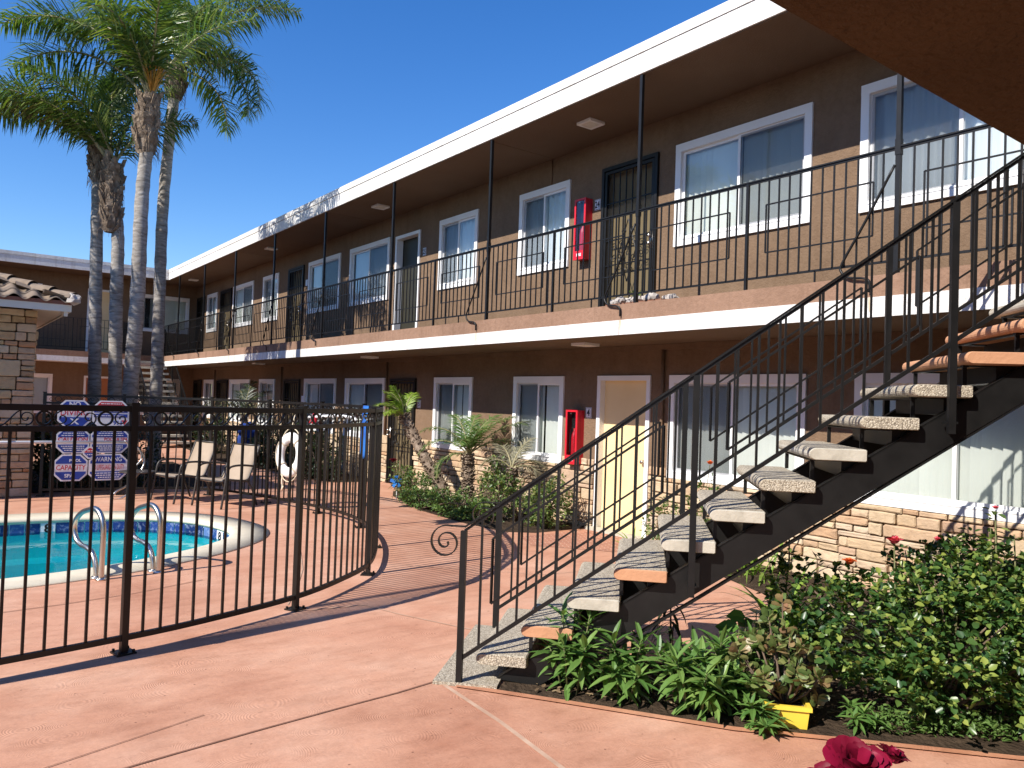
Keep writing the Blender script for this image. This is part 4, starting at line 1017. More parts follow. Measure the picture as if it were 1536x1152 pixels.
# long white pole stored along the same fence
sp_ = s_near(4.53, 9.2); sp2 = s_near(4.5, 10.75)
m = MB(); m.tube([FP(sp_+(sp2-sp_)*i/10, 1.40+.03*math.sin(i*.4), .09) for i in range(11)], .02, 8)
for i in (2, 8): m.bar(FP(sp_+(sp2-sp_)*i/10, 1.43, .0), FP(sp_+(sp2-sp_)*i/10, 1.43, .11), .02, .02)
tag(m.build('skimmer_pole', M_alu, None, True), 'white pole stored along the inside of the curved fence near its right bend', 'pole')
m = MB(); c = FP(s_near(4.5,10.6), 1.30, .1); m.lathe(c, [(.012,.16),(.03,.10),(.075,.0),(.07,-.005),(.02,.0)], 14)
m.tube([c+Vector((0,0,.15)), c+Vector((0,0,.20))], .006, 6)
tag(m.build('hanging_cone', M_red, None, True), 'small red cone hanging on the fence below the white pole', 'ornament')
# blue towel over the fence near the bend
def cloth(name, label, s0, s1, z0, z1, mat, off):
    m = MB(); nu, nv = 14, 16; vs = []
    for i in range(nu+1):
        s = s0+(s1-s0)*i/nu
        for j in range(nv+1):
            t = j/nv
            if t < .2: z = 1.602+.02*math.sin(PI*t/.2) ; o = -.03 + .06*t/.2 ; z = 1.605 - .25*(0.2-t)/.2
            else: z = z1 - (z1-z0)*(t-.2)/.8*(1+.08*math.sin(i*.9)); o = .03
            vs.append(FP(s, z, o + (.018*math.sin(i*1.35+.5*j*.2)*min(1, t*1.6))))
    m.add(vs, [(i*(nv+1)+j, (i+1)*(nv+1)+j, (i+1)*(nv+1)+j+1, i*(nv+1)+j+1) for i in range(nu) for j in range(nv)])
    o = m.build(name, mat, None, True); sol = o.modifiers.new('thickness', 'SOLIDIFY'); sol.thickness = .006
    return tag(o, label, 'towel')
sb_ = s_near(4.45, 8.9)
cloth('towel', 'bright blue towel draped over the pool fence at its far bend', sb_-.02, sb_+.26, .95, 1.59, M_blue, 0)

# safety signs wired to the fence in front of the hedge
YS = 13.42
def oct_pts(x0, x1, z0, z1, c): return [(x0+c,z0),(x1-c,z0),(x1,z0+c),(x1,z1-c),(x1-c,z1),(x0+c,z1),(x0,z1-c),(x0,z0+c)]
def sign(label, x0, x1, z0, z1, fields, lines, texts, y=YS, cut=None):
    t = thing('safety_sign', label, 'sign', ((x0+x1)/2, y, z0), 0, 'pool rule signs')
    c = cut or min(x1-x0, z1-z0)*.24
    fn = lambda x, z, tt: (x, tt, z)
    m = MB(); m.prism(oct_pts(x0,x1,z0,z1,c), fn, y, y+.006); m.build('panel', M_whitesign, t)
    e = .022
    def clip(za, zb):
        # octagon slice between heights za, zb, inset by e
        X0, X1, Z0, Z1 = x0+e, x1-e, z0+e, z1-e; cc = c-e*.4
        def half(z):
            if z < Z0+cc: return cc-(z-Z0)
            if z > Z1-cc: return cc-(Z1-z)
            return 0
        zs = sorted(set([za, zb] + [z for z in (Z0+cc, Z1-cc) if za < z < zb]))
        lo = [(X0+half(z), z) for z in zs]; hi = [(X1-half(z), z) for z in zs]
        return hi + lo[::-1]
    Hh = z1-z0-2*e
    for a, b, mat in fields:
        m = MB(); P_ = clip(z0+e+Hh*a, z0+e+Hh*b); m.prism([(x,z) for x,z in P_], fn, y-.002, y-.0002); m.build('field', mat, t)
    if lines:
        m = MB(); rnd = random.Random(len(label))
        for (fx0, fx1, fz) in lines:
            x = x0+(x1-x0)*fx0; xe = x0+(x1-x0)*fx1; z = z0+Hh*fz+e
            while x < xe:
                l = rnd.uniform(.015,.05); m.box(x, min(x+l, xe), y-.004, y-.0023, z-.007, z+.007); x += l+.008
        m.build('small_print', M_whitesign, t)
    for (txt, size, fx, fz, mat, sx, bold) in texts:
        text_mesh(txt, size, lambda X, Y_, Z, fx=fx, fz=fz: (x0+(x1-x0)*fx+X, y-.0035-Z, z0+e+Hh*fz+Y_), mat, t, 'lettering', sx, bold, .0008)
    return t
B_, R_, W_ = M_bluesign, M_redtext, M_whitesign
sign('blue and white eight-sided NO DIVING sign, upper left of the sign cluster', 1.50, 1.955, 1.085, 1.50, [(0,.36,B_),(.74,1,B_)], [],
     [('NO',.10,.5,.88,W_,1,.003),('DIVING',.115,.5,.53,R_,1.0,.001),('X',.12,.5,.17,W_,1.3,.004)])
sign('sign with a red header and blue rows ending in 911, upper right of the cluster', 1.968, 2.485, 1.085, 1.505, [(.86,1,R_),(.56,.78,B_),(.36,.50,B_)], [(.22,.8,.93),(.10,.86,.70),(.10,.86,.62),(.10,.86,.43)],
     [('911',.09,.70,.13,B_,1,.003),('▼',.09,.88,.14,R_,1,.002)])
sign('blue sign with CAUTION across its white middle band, left of the pool and spa sign', 1.50, 1.945, .685, 1.072, [(0,.34,B_),(.66,1,B_)], [(.25,.8,.08),(.2,.85,.17),(.15,.85,.26),(.15,.85,.74),(.2,.85,.84),(.25,.8,.93)],
     [('CAUTION',.085,.5,.56,R_,1.05,.001)])
sign('blue sign reading POOL & SPA on a white band, right side of the middle row', 1.958, 2.495, .685, 1.072, [(0,.34,B_),(.66,1,B_)], [(.25,.8,.08),(.2,.85,.17),(.15,.85,.26),(.15,.85,.74),(.2,.85,.84),(.25,.8,.93)],
     [('POOL & SPA',.072,.66,.56,R_,.85,.001)])
sign('blue and white pool CAPACITY sign, lower left of the cluster', 1.485, 1.935, .265, .672, [(0,.33,B_),(.67,1,B_)], [],
     [('POOL',.06,.62,.80,W_,1,.002),('CAPACITY',.105,.5,.5,R_,.80,.001),('SPA',.075,.45,.16,W_,1.0,.002)])
sign('blue WARNING NO LIFEGUARD ON DUTY sign, lower right of the cluster', 1.948, 2.49, .262, .672, [(0,.32,B_),(.66,1,B_)], [(.25,.8,.07),(.2,.85,.16),(.15,.85,.25)],
     [('WARNING',.10,.5,.83,W_,.80,.001),('NO LIFEGUARD ON DUTY',.11,.5,.49,R_,.345,.0)])
sign('small red and blue diamond shaped notice in the middle of the sign cluster', 1.86, 2.05, .60, .79, [(0,.48,B_),(.52,1,R_)], [(.3,.7,.7),(.3,.7,.3)], [], y=YS-.012, cut=.07)
# brackets that hold the signs to the fence are thin wires
# rescue pole in front of the signs with its crook hanging down
RPo = thing('rescue_pole', 'long white rescue pole with a bent aluminium crook hung in front of the signs', 'rescue pole', (1.5, 13.3, .85))
m = MB(); m.tube([(-1.2,13.30,.868),(2.42,13.30,.868)], .022, 10); m.build('pole', M_alu, RPo, True)
m = MB()
m.tube(catmull([(2.42,13.29,.885),(2.52,13.28,.80),(2.66,13.26,.70),(2.70,13.24,.56),(2.64,13.2,.40),(2.45,13.15,.20),(2.30,13.1,.12),(2.24,13.08,.04),(2.28,13.06,-.0),(2.4,13.05,.04),(2.52,13.08,.16)], 5), .014, 8)
m.tube(catmull([(2.42,13.31,.86),(2.60,13.26,.78),(2.66,13.24,.62),(2.6,13.22,.52),(2.52,13.2,.44)], 5), .012, 8)
m.v = [(x, y, max(z, .014)) for x, y, z in m.v]
m.build('crook', M_chrome, RPo, True)
m = MB()
for x in (.9, 2.0): m.box(x-.012, x+.012, 13.29, 13.38, .90, .935); m.box(x-.012, x+.012, 13.26, 13.29, .845, .935)
m.build('hook', M_black, RPo)

# pool grab rails
wd_ = Vector((-.30, .954, 0))
def grab(label, base):
    b = Vector(base); t = thing('pool_handrail', label, 'handrail', base, 0, 'pool entry handrails')
    P_ = lambda u, z: b + wd_*u + Vector((0,0,z*.92))
    m = MB()
    m.tube(catmull([P_(0,0),P_(0,.25),P_(0,.46),P_(.02,.56),P_(.08,.635),P_(.17,.665),P_(.28,.64),P_(.40,.60),P_(.50,.52),P_(.53,.42),P_(.48,.32),P_(.38,.275),P_(.27,.265),P_(.17,.22),P_(.11,.12),P_(.09,0)], 5), .024, 12)
    m.build('bent_tube', M_chrome, t, True)
    m = MB()
    for u in (0, .09): m.lathe(P_(u,0)+Vector((0,0,.001)), [(.05,.0),(.05,.012),(.03,.02)], 14)
    m.build('flange', M_chrome, t, True)
grab('curved steel pool handrail nearest the left edge of the photo', (1.25,7.64,.0))
grab('curved steel pool handrail nearer the rounded end of the pool', (1.735,7.70,.0))

# ------------------------------------------------------------------ patio chairs
def chair(label, loc, rz):
    t = thing('patio_chair', label, 'chair', loc, rz, 'sling chairs beside the pool')
    w_ = .27
    seat = catmull([(.28,0,.395),(.24,0,.42),(.05,0,.40),(-.14,0,.385),(-.20,0,.41),(-.27,0,.56),(-.35,0,.76),(-.40,0,.90)], 5)
    m = MB(); n = len(seat)
    vs = [(p.x, y, p.z-.018*(1-(y/w_)**2)) for p in seat for y in (-w_, -w_/2, 0, w_/2, w_)]
    m.add(vs, [(i*5+j, i*5+j+1, (i+1)*5+j+1, (i+1)*5+j) for i in range(n-1) for j in range(4)])
    sl_o = m.build('sling', M_mesh_fabric, t, True, True); so_ = sl_o.modifiers.new('thickness', 'SOLIDIFY'); so_.thickness = .008
    fr_ = MB()
    for sg in (-1, 1):
        y = sg*(w_+.012)
        fr_.tube([(p.x, y, p.z) for p in seat], .015, 8)
    fr_.tube([(.28,-w_-.012,.395),(.28,w_+.012,.395)], .013, 8); fr_.tube([(-.40,-w_-.012,.90),(-.40,w_+.012,.90)], .013, 8); fr_.tube([(-.17,-w_-.012,.37),(-.17,w_+.012,.37)], .012, 8)
    fr_.build('seat_frame', M_chairframe, t, True, True)
    for sg in (-1, 1):
        y = sg*(w_+.045)
        m = MB(); m.tube(catmull([(.31,y,0),(.27,y,.22),(.235,y,.45),(.20,y,.575),(.12,y,.615),(-.05,y,.62),(-.24,y,.60),(-.29,sg*(w_+.012),.59)], 4), .016, 8); m.build('front_leg_and_arm', M_chairframe, t, True, True)
        m = MB(); m.tube(catmull([(-.16,sg*(w_+.012),.40),(-.25,y,.26),(-.36,y,0)], 4), .015, 8); m.build('rear_leg', M_chairframe, t, True, True)
    return t
chair('tan sling patio chair nearer the life ring, in full sun', (3.54, 11.85, 0), R(204))
chair('tan sling patio chair half in shade, behind the iron post left of the other chair', (3.12, 12.62, 0), R(198))
TB = thing('side_table', 'low dark round side table behind the shaded patio chair', 'table', (2.55, 12.95, 0))
m = MB(); m.lathe((0,0,.42), [(.005,0),(.25,0),(.26,.012),(.25,.022),(.005,.022)], 24); m.build('table_top', M_chairframe, TB, False, True)
for k_ in range(3):
    a = 2*PI*k_/3; m = MB(); m.tube([(.19*math.cos(a),.19*math.sin(a),.42),(.10*math.cos(a),.10*math.sin(a),.2),(.2*math.cos(a),.2*math.sin(a),0)], .012, 6); m.build('leg', M_chairframe, TB, True, True)

# ------------------------------------------------------------------ stone pool house with a tiled roof
PH = thing('pool_house', 'stone clad pool house with a clay tile roof cut off by the left edge', 'building', (0, 15, 0))
XT, YT = 1.22, 13.9
m = MB(); m.box(-4.5, XT-.06, YT+.06, 18.0, 0, 2.9); m.build('wall', M_wall, PH)
st1 = stonework(lambda u, o, z: (u, YT+.058-o-.05, z), -3.2, XT, 0, 2.86, [], 5, .07, .16, .06)
st2 = stonework(lambda u, o, z: (XT-.06+o+.02, u, z), YT+.01, 17.9, 0, 2.86, [], 6, .07, .16, .04)
st1.v += st2.v and []; o_ = len(st1.v); st1.v += st2.v; st1.f += [[i+o_ for i in f] for f in st2.f]; st1.m += st2.m
st1.build('stone_cladding', M_stone2, PH)
# eaves
EX, EY = 1.62, 13.42
m = MB()
m.box(-4.8, EX, EY, EY+.03, 2.84, 2.945); m.box(EX-.03, EX, EY+.03, 18.4, 2.84, 2.945)
m.add([(-4.8,EY+.03,2.86),(EX-.03,EY+.03,2.86),(EX-.03,18.4,2.86),(XT-.05,18.4,2.90),(XT-.05,YT,2.90),(-4.8,YT,2.90)], [(0,1,4,5),(1,2,3,4)])
for i in range(5): m.box(-4.8, EX-.04-.08*i, EY+.06+.085*i, EY+.066+.085*i, 2.852+.008*i, 2.862+.008*i)
m.prism([(0,0),(.34,0),(.34,-.02),(.16,-.12),(.05,-.16),(0,-.16)], lambda x, y, t: (EX-.045-t, EY+.03+x*1.25, 2.853+y*.5), 0, .05)
m.box(.55, .64, EY+.04, YT-.03, 2.72, 2.851)
m.build('eave', M_eave, PH)
SLO = math.tan(R(19))
rf_ = MB(); run_ = .37
ncol = 24; pw = .265
def wave(x): 
    ph = (x/pw) % 1.0
    return .05*math.sin(PI*ph/.62) if ph < .62 else -.022*math.sin(PI*(ph-.62)/.38)
for crs in range(9):
    y0 = EY-.05 + crs*run_*.9; y1 = y0+run_+.05
    xr = EX + .06 - (y0-EY+.05)*1.0
    xs = []; x = -4.9
    while x < xr: xs.append(x); x += pw/14
    xs.append(xr)
    z0 = 2.975 + (y0-EY+.05)*SLO + .028; z1 = 2.975 + (y1-EY+.05)*SLO
    rnd = random.Random(crs); jit = {}
    vs = []
    for dz in (0, -.016):
        for (yy, zz) in ((y0, z0), (y1, z1)):
            for x in xs:
                kx = int(x/pw+50); j = jit.setdefault(kx, rnd.uniform(-.012,.012)); vs.append((x, yy+j+0, zz+wave(x)+dz+j*.3))
    n = len(xs); fs = []
    for i in range(n-1):
        fs.append((i, i+1, n+i+1, n+i)); fs.append((2*n+i, i+0, i+1, 2*n+i+1)[::-1])
    rf_.add(vs, fs)
rf_.build('roof_tiles', M_tile, PH, True)
rs = MB()
for crs in range(9):
    x1 = EX+.05-crs*run_*.9; x0 = x1-run_-.05; ys_ = []; y = EY - .05 + (EX+.06-x1)
    while y < 18.5: ys_.append(y); y += pw/8
    z0 = 2.975+(EX+.05-x1)*SLO+.028; z1 = 2.975+(EX+.05-x0)*SLO
    n = len(ys_); vs = [(x1, y, z0+wave(y)) for y in ys_]+[(x0, y, z1+wave(y)) for y in ys_]
    rs.add(vs, [(i, i+1, n+i+1, n+i) for i in range(n-1)])
rs.build('side_roof_tiles', M_tile, PH, True)
hp = MB()
for i in range(11):
    t0 = i*.36; p0 = Vector((EX+.03-t0*.70, EY-.02+t0*.70, 3.03+t0*.70*SLO+.035)); p1 = p0+Vector((-.70,.70,.70*SLO-.08))*.44
    d = (p1-p0).normalized(); a = d.cross(Vector((0,0,1))).normalized(); b = a.cross(d)
    vs = []
    for q, rr in ((p0,.115),(p1,.10)):
        for j in range(9):
            an = PI*j/8; vs.append(q + a*(rr*math.cos(an)) + b*(rr*math.sin(an)*.85 - .02))
    hp.add(vs, [(j, j+1, 9+j+1, 9+j) for j in range(8)])
hp.build('hip_tiles', M_tile, PH, True)
m = MB(); m.add([(-4.8,EY+.0,2.95),(EX,EY+.0,2.95),(EX,18.4,2.95),(-1.8,EY+3.4,2.95+3.3*SLO),(-4.8,EY+3.4,2.95+3.3*SLO),(-1.8,18.4,2.95+3.3*SLO)], [(0,1,3,4),(1,2,5,3)])
m.box(-4.8, EX+.0, EY-.012, EY+.0, 2.946, 3.0); m.build('roof_deck', M_tileback, PH)
m = MB(); c = Vector((EX+.02, EY-.03, 3.03)); m.blob(c, (.10,.10,.085), 3, 2, .5); m.build('mortar_end', M_rock, PH)
m = MB(); m.box(1.02, 1.06, YT-.065, YT-.03, 1.56, 1.64); tag(m.build('cable_clip', M_black, PH))

# ------------------------------------------------------------------ fire extinguisher cabinets, plaques, lights
def ext_cab(label, y0, y1, z0, z1):
    d = .125; t = thing('fire_extinguisher_cabinet', label, 'fire cabinet', (W, (y0+y1)/2, z0), 0, 'red extinguisher cabinets')
    m = MB(); e = .026
    m.box(W-d, W-.031, y0, y0+.012, z0, z1); m.box(W-d, W-.031, y1-.012, y1, z0, z1); m.box(W-d, W-.031, y0+.012, y1-.012, z1-.012, z1); m.box(W-d, W-.031, y0+.012, y1-.012, z0, z0+.012)
    m.box(W-.034, W-.001, y0, y1, z0, z1)
    fx0, fx1 = W-d-.014, W-d-.001
    m.box(fx0, fx1, y0-.006, y0+e, z0-.005, z1+.005); m.box(fx0, fx1, y1-e, y1+.006, z0-.005, z1+.005); m.box(fx0, fx1, y0+e, y1-e, z1-e, z1+.005); m.box(fx0, fx1, y0+e, y1-e, z0-.005, z0+.12)
    m.build('cabinet_body', M_red, t)
    m = MB(); m.box(W-.037, W-.0345, y0+.013, y1-.013, z0+.013, z1-.013); m.build('liner', M_black, t)
    g = MB(); gx = W-d-.005; g.add([(gx,y0+e,z0+.12),(gx,y1-e,z0+.12),(gx,y1-e,z1-e),(gx,y0+e,z1-e)], [(3,2,1,0)]); g.build('glazing', M_glass, t)
    yc = (y0+y1)/2; m = MB(); m.lathe((W-.083, yc-.015, z0+.03), [(.040,0),(.046,.02),(.046,.33),(.038,.39),(.018,.43),(.018,.47)], 16); m.build('extinguisher', M_red, t, True)
    h = MB(); h.tube(catmull([(W-.083,yc-.015,z0+.47),(W-.095,yc+.015,z0+.50),(W-.10,yc+.05,z0+.44),(W-.095,yc+.062,z0+.30),(W-.09,yc+.062,z0+.15)], 5), .009, 8)
    h.bar((W-.083,yc-.05,z0+.49),(W-.083,yc+.04,z0+.51),.016,.016); h.build('hose', M_black, t, True)
    text_mesh('FIRE', .055, lambda X, Y_, Z: (fx0-.0005-Z, yc-X, z0+.06+Y_), M_whitesign, t, 'lettering', 1.0, .002, .0006)
    m = MB(); m.lathe((fx0-.01, yc, z1-.06), [(.0,.0),(.012,.004),(.012,.016),(.0,.02)], 10); m.build('latch', M_chrome, t)
ext_cab('red fire extinguisher cabinet on the upper wall beside door 24', 8.012, 8.235, 3.745, 4.60)
ext_cab('red fire extinguisher cabinet low on the wall beside cream door 4', 8.046, 8.28, .86, 1.615)
def plaque(txt, y, z, label, sz=.13):
    t = thing('number_plaque', label, 'sign', (W, y, z))
    m = MB(); m.box(W-.010, W-.001, y-.058, y+.058, z-.075, z+.075); m.build('plate', M_whitesign, t)
    m = MB(); 
    for a, b, c, d in ((-.052,.052,.064,.069),(-.052,.052,-.069,-.064),(-.054,-.049,-.069,.069),(.049,.054,-.069,.069)): m.box(W-.0115, W-.0101, y+a, y+b, z+c, z+d)
    m.build('border', M_black, t)
    text_mesh(txt, sz, lambda X, Y_, Z: (W-.0125-Z, y-X, z+Y_-.002), M_black, t, 'numeral', .9 if len(txt) < 2 else .7, .003, .0006)
plaque('24', 7.905, 4.50, 'white number plaque reading 24 between the upper cabinet and the security door')
plaque('4', 7.955, 1.585, 'white number plaque reading 4 left of the cream door')
plaque('25', 12.67, 4.49, 'white number plaque right of the open upper doorway')
plaque('5', 12.66, 1.60, 'white number plaque beside the black security door behind the leaning palm')
for y, z, lb in ((18.45,4.5,'tiny white plaque beside the second upper security door along the balcony'),(18.43,1.6,'tiny white plaque beside the dark lower door half hidden by the fence')):
    t = thing('number_plaque', lb, 'sign', (W, y, z)); m = MB(); m.box(W-.010, W-.001, y-.058, y+.058, z-.075, z+.075); m.build('plate', M_whitesign, t)
def clight(x, y, z, label):
    t = thing('ceiling_light', label, 'light', (x, y, z), 0, 'square ceiling lights')
    m = MB(); a = .13
    m.box(x-a, x+a, y-a, y-a+.035, z-.035, z-.001); m.box(x-a, x+a, y+a-.035, y+a, z-.035, z-.001); m.box(x-a, x-a+.035, y-a+.035, y+a-.035, z-.035, z-.001); m.box(x+a-.035, x+a, y-a+.035, y+a-.035, z-.035, z-.001)
    m.build('frame', M_white, t); m = MB(); m.box(x-a+.036, x+a-.036, y-a+.036, y+a-.036, z-.028, z-.001); m.build('diffuser', M_eave, t)
clight(6.70, 7.42, ZSOF, 'square ceiling light under the roof above door 24')
clight(6.71, 13.36, ZSOF, 'square ceiling light under the roof above the open upper doorway')
clight(6.66, 19.23, ZSOF, 'square ceiling light under the roof between the second and third upper doors')
clight(6.68, 26.6, ZSOF, 'farthest square ceiling light under the roof near the inside corner')
clight(6.71, 7.40, ZS0-.004, 'square ceiling light under the balcony in front of door 4')
clight(6.72, 13.6, ZS0-.004, 'square ceiling light under the balcony above the lower security door')
clight(6.72, 20.0, ZS0-.004, 'small square ceiling light under the far part of the balcony')


# ------------------------------------------------------------------ vegetation helpers
def leaf(m, p, d, nrm, ln, wd, fold=.25, droop=0.0, mi=0):
    """an oval pointed leaf folded along its midrib"""
    d = d.normalized(); s = d.cross(nrm)
    if s.length < 1e-3: s = d.cross(Vector((1,0,0)))
    s.normalize(); n = s.cross(d); g = Vector((0,0,droop*ln))
    P = lambda t, x, h: p + d*(ln*t) + s*(wd*x) + n*(wd*h) - g*(t*t)
    m.add([P(0,0,0), P(.22,.40,fold*.5), P(.58,.46,fold*.55), P(1,0,0), P(.58,-.46,fold*.55), P(.22,-.40,fold*.5), P(.25,0,-fold*.2), P(.6,0,-fold*.2)],
          [(0,6,1),(6,7,2,1),(7,3,2),(0,5,6),(5,4,7,6),(4,3,7)], mi)
def blade(m, p, d, ln, wd, droop, seg=5, nrm=Vector((0,0,1)), taper=.75, fold=.18):
    """a long leaf: strip of quads that bends down, with a keel"""
    d = d.normalized(); s = d.cross(nrm)
    if s.length < 1e-3: s = Vector((1,0,0))
    s.normalize(); pts = []; q = p.copy(); e = d.copy()
    for i in range(seg+1):
        t = i/seg; wv = wd*math.sin(PI*min(1, .12+.88*t)**taper)*.5 if i < seg else 0.0
        n = s.cross(e); pts.append((q - s*wv + n*wv*fold, q.copy(), q + s*wv + n*wv*fold))
        e = (e - Vector((0,0,droop/seg))).normalized(); q = q + e*(ln/seg)
    vs = [v for tr in pts for v in tr]
    m.add(vs, [f for i in range(seg) for f in ((3*i,3*i+1,3*i+4,3*i+3),(3*i+1,3*i+2,3*i+5,3*i+4))])
def frond(ml, ms, base, az, el, ln, droop, rnd, n=58, ll=.55, lw=.028, plume=.5, start=.14, rr=.022, hang=.5):
    """feather frond: arching stalk with leaflets along both sides. az is measured from the camera's right, counter-clockwise seen from above"""
    hd = (rt*math.cos(az) + Vector((fw.x, fw.y, 0)).normalized()*math.sin(az)); hd.z = 0; hd.normalize()
    steps = 24; p = base.copy(); pts = [p.copy()]; dirs = []
    for i in range(steps):
        t = i/steps; e = el - droop*(t**1.25); d = hd*math.cos(e) + Vector((0,0,math.sin(e))); dirs.append(d); p = p + d*(ln/steps); pts.append(p.copy())
    dirs.append(dirs[-1])
    ms.tube(pts, [rr*(1-.88*i/steps)+.002 for i in range(steps+1)], 5)
    side = hd.cross(Vector((0,0,1))).normalized()
    for i in range(n):
        t = start + (1-start)*(i+rnd.random()*.7)/n; k = min(steps-1, int(t*steps)); f = t*steps-k
        q = pts[k]+(pts[k+1]-pts[k])*f; d = dirs[k]; upn = side.cross(d)
        L_ = ll*(.35+.65*math.sin(PI*min(1, (t-start)/(1-start)*.86+.14))) * rnd.uniform(.8,1.12)
        for sg in (-1, 1):
            pl = rnd.uniform(-plume, plume)
            dd = (side*sg*math.cos(pl) + upn*math.sin(pl))*rnd.uniform(.75,1.0) + d*rnd.uniform(.45,.8)
            dd.normalize()
            # two-piece leaflet, the tip hanging
            w1 = lw*rnd.uniform(.8,1.2); sv = dd.cross(upn)
            if sv.length < .05: sv = Vector((0,0,1))
            sv.normalize()
            m1 = q + dd*(L_*.5); d2 = (dd - Vector((0,0,hang*rnd.uniform(.6,1.5)))).normalized(); m2 = m1 + d2*(L_*.5)
            ml.add([q-sv*w1*.3, q+sv*w1*.3, m1+sv*w1*.5, m1-sv*w1*.5, m2], [(0,1,2,3),(3,2,4)])
def palm_trunk(name, par, pts, r0, r1, mat, rings=True, seed=0):
    P_ = catmull(pts, 10); m = MB(); n = len(P_)
    rs = [r0+(r1-r0)*i/(n-1) + (.06*max(0, 1-i/4) if rings else 0) + .006*math.sin(i*2.3+seed) for i in range(n)]
    m.tube(P_, rs, 16); return m.build(name, mat, par, True)
def boots(m, base, z0, z1, r, rnd, n, ln=.28, wd=.13):
    for i in range(n):
        t = rnd.random(); a = rnd.random()*2*PI; z = z0+(z1-z0)*t
        d = Vector((math.cos(a), math.sin(a), 0)); rr = r(t)
        p = Vector((base[0], base[1], z)) + d*rr*.9; s = Vector((-d.y, d.x, 0)); e = (d*rnd.uniform(-.05,.35) + s*rnd.uniform(-.35,.35) + Vector((0,0,1))).normalized()
        w_ = wd*rnd.uniform(.4,1.1); l_ = ln*rnd.uniform(.4,1.3); o = d*rnd.uniform(.0,.05)
        vs = [p-s*w_*.6, p+s*w_*.6, p+e*l_*.5+s*w_*.55+d*.03, p+e*l_*.5-s*w_*.55+d*.03, p+e*l_+s*w_*rnd.uniform(.05,.3)+o, p+e*l_-s*w_*rnd.uniform(.05,.3)+o, p-s*w_*.5-d*.05, p+s*w_*.5-d*.05, p+e*l_*.9+s*w_*.25-d*.04, p+e*l_*.9-s*w_*.25-d*.04]
        m.add(vs, [(0,1,2,3),(3,2,4,5),(9,8,7,6),(0,3,5,9,6),(1,7,8,4,2),(5,4,8,9)])
def queen_palm(label, pts, r0, r1, crown, fr_list, boot, seed, nrand=0):
    rnd = random.Random(seed); t = thing('palm_tree', label, 'palm tree', pts[0], 0, 'tall queen palms behind the pool')
    palm_trunk('trunk', t, pts, r0, r1, M_trunk, True, seed)
    b = MB(); z0, z1 = boot
    b.tube([Vector((crown[0],crown[1],z0-.02)), Vector((crown[0],crown[1],z0+.12)), Vector((crown[0],crown[1],(z0+z1)/2)), Vector((crown[0],crown[1],z1)), Vector((crown[0],crown[1],z1+.25))], [r1*.9, r1*1.3, r1*1.5, r1*1.2, r1*.5], 14)
    boots(b, crown, z0, z1+.05, lambda q: r1*(1.30+.30*math.sin(PI*q)), rnd, 120, .24, .13)
    for _ in range(90):
        a = rnd.random()*2*PI; z = rnd.uniform(z0, z1); d = Vector((math.cos(a), math.sin(a), 0)); p = Vector((crown[0],crown[1],z))+d*r1*1.5
        b.tube([p, p+d*.05+Vector((0,0,-.06)), p+d*.06+Vector((0,0,-.2*rnd.uniform(.5,1.4)))], [.006,.005,.002], 4)
    b.build('leaf_bases', M_bark, t)
    ml = MB(); ms = MB(); base = Vector((crown[0], crown[1], z1+.02))
    for (az, el, ln, dr) in fr_list:
        frond(ml, ms, base+Vector((math.cos(az*1.7)*.05, math.sin(az*1.7)*.05, rnd.uniform(-.1,.2))), R(az), R(el), ln, R(dr), rnd, n=112, ll=.80, lw=.031, plume=.95, rr=.034, start=.15, hang=.8)
    for i in range(nrand):
        frond(ml, ms, base+Vector((0,0,rnd.uniform(-.05,.25))), i*2.4+rnd.random(), R(rnd.uniform(30,85)), rnd.uniform(2.2,3.1), R(rnd.uniform(60,125)), rnd, n=112, ll=.80, lw=.031, plume=.95, rr=.034, start=.15, hang=.8)
    ms.build('frond_stalks', M_petiole, t, True); ml.build('fronds', M_palmleaf, t)
    return t, ml, ms, rnd
qp = queen_palm('queen palm with the shaggiest trunk top, thick trunk just left of the far stairs', [(2.86,15.5,0),(2.87,15.5,1.6),(2.92,15.5,3.3),(2.92,15.5,5.2),(2.97,15.5,6.2)], .148, .112, (2.95,15.5), [
    (174,52,3.2,88),(160,74,3.2,100),(95,82,3.3,60),(25,74,2.9,60),(196,66,3.1,105),(240,78,2.7,80),(130,60,2.9,100),(300,74,2.6,80),(182,64,3.3,95),(270,60,2.6,105)], (6.05,7.0), 3)
# orange flower stalk
t_ = qp[0]; m = MB(); rnd = random.Random(5)
for i in range(46):
    a = rnd.uniform(-.9,.9)+1.2; p0 = Vector((2.98,15.38,7.15)); d = (rt*rnd.uniform(-.05,.5) + Vector((0,0,rnd.uniform(.5,1.1))) - Vector((fw.x,fw.y,0))*rnd.uniform(.1,.5)).normalized()
    m.tube([p0, p0+d*.35, p0+d*.6-Vector((0,0,.08))], [.008,.005,.003], 4)
m.build('flower_stalk', simple('orange_flower', [(.3, (.42,.20,.03)), (.7, (.55,.30,.05))], .8, 8), t_)
queen_palm('tallest queen palm, pale slim trunk in front of the far stairs with fronds arching right', [(3.85,18.0,0),(3.846,18.0,1.6),(3.829,18,3.66),(3.82,18,5.84),(3.95,18,8.25)], .135, .112, (3.96,18.0), [
    (2,40,2.75,150),(352,18,2.5,120),(18,78,3.2,95),(345,-10,2.2,85),(12,66,3.3,80),(320,62,2.3,110),(280,66,2.3,100),(192,62,2.6,100),(95,76,2.8,70),(60,60,2.3,100)], (8.1,8.75), 9)
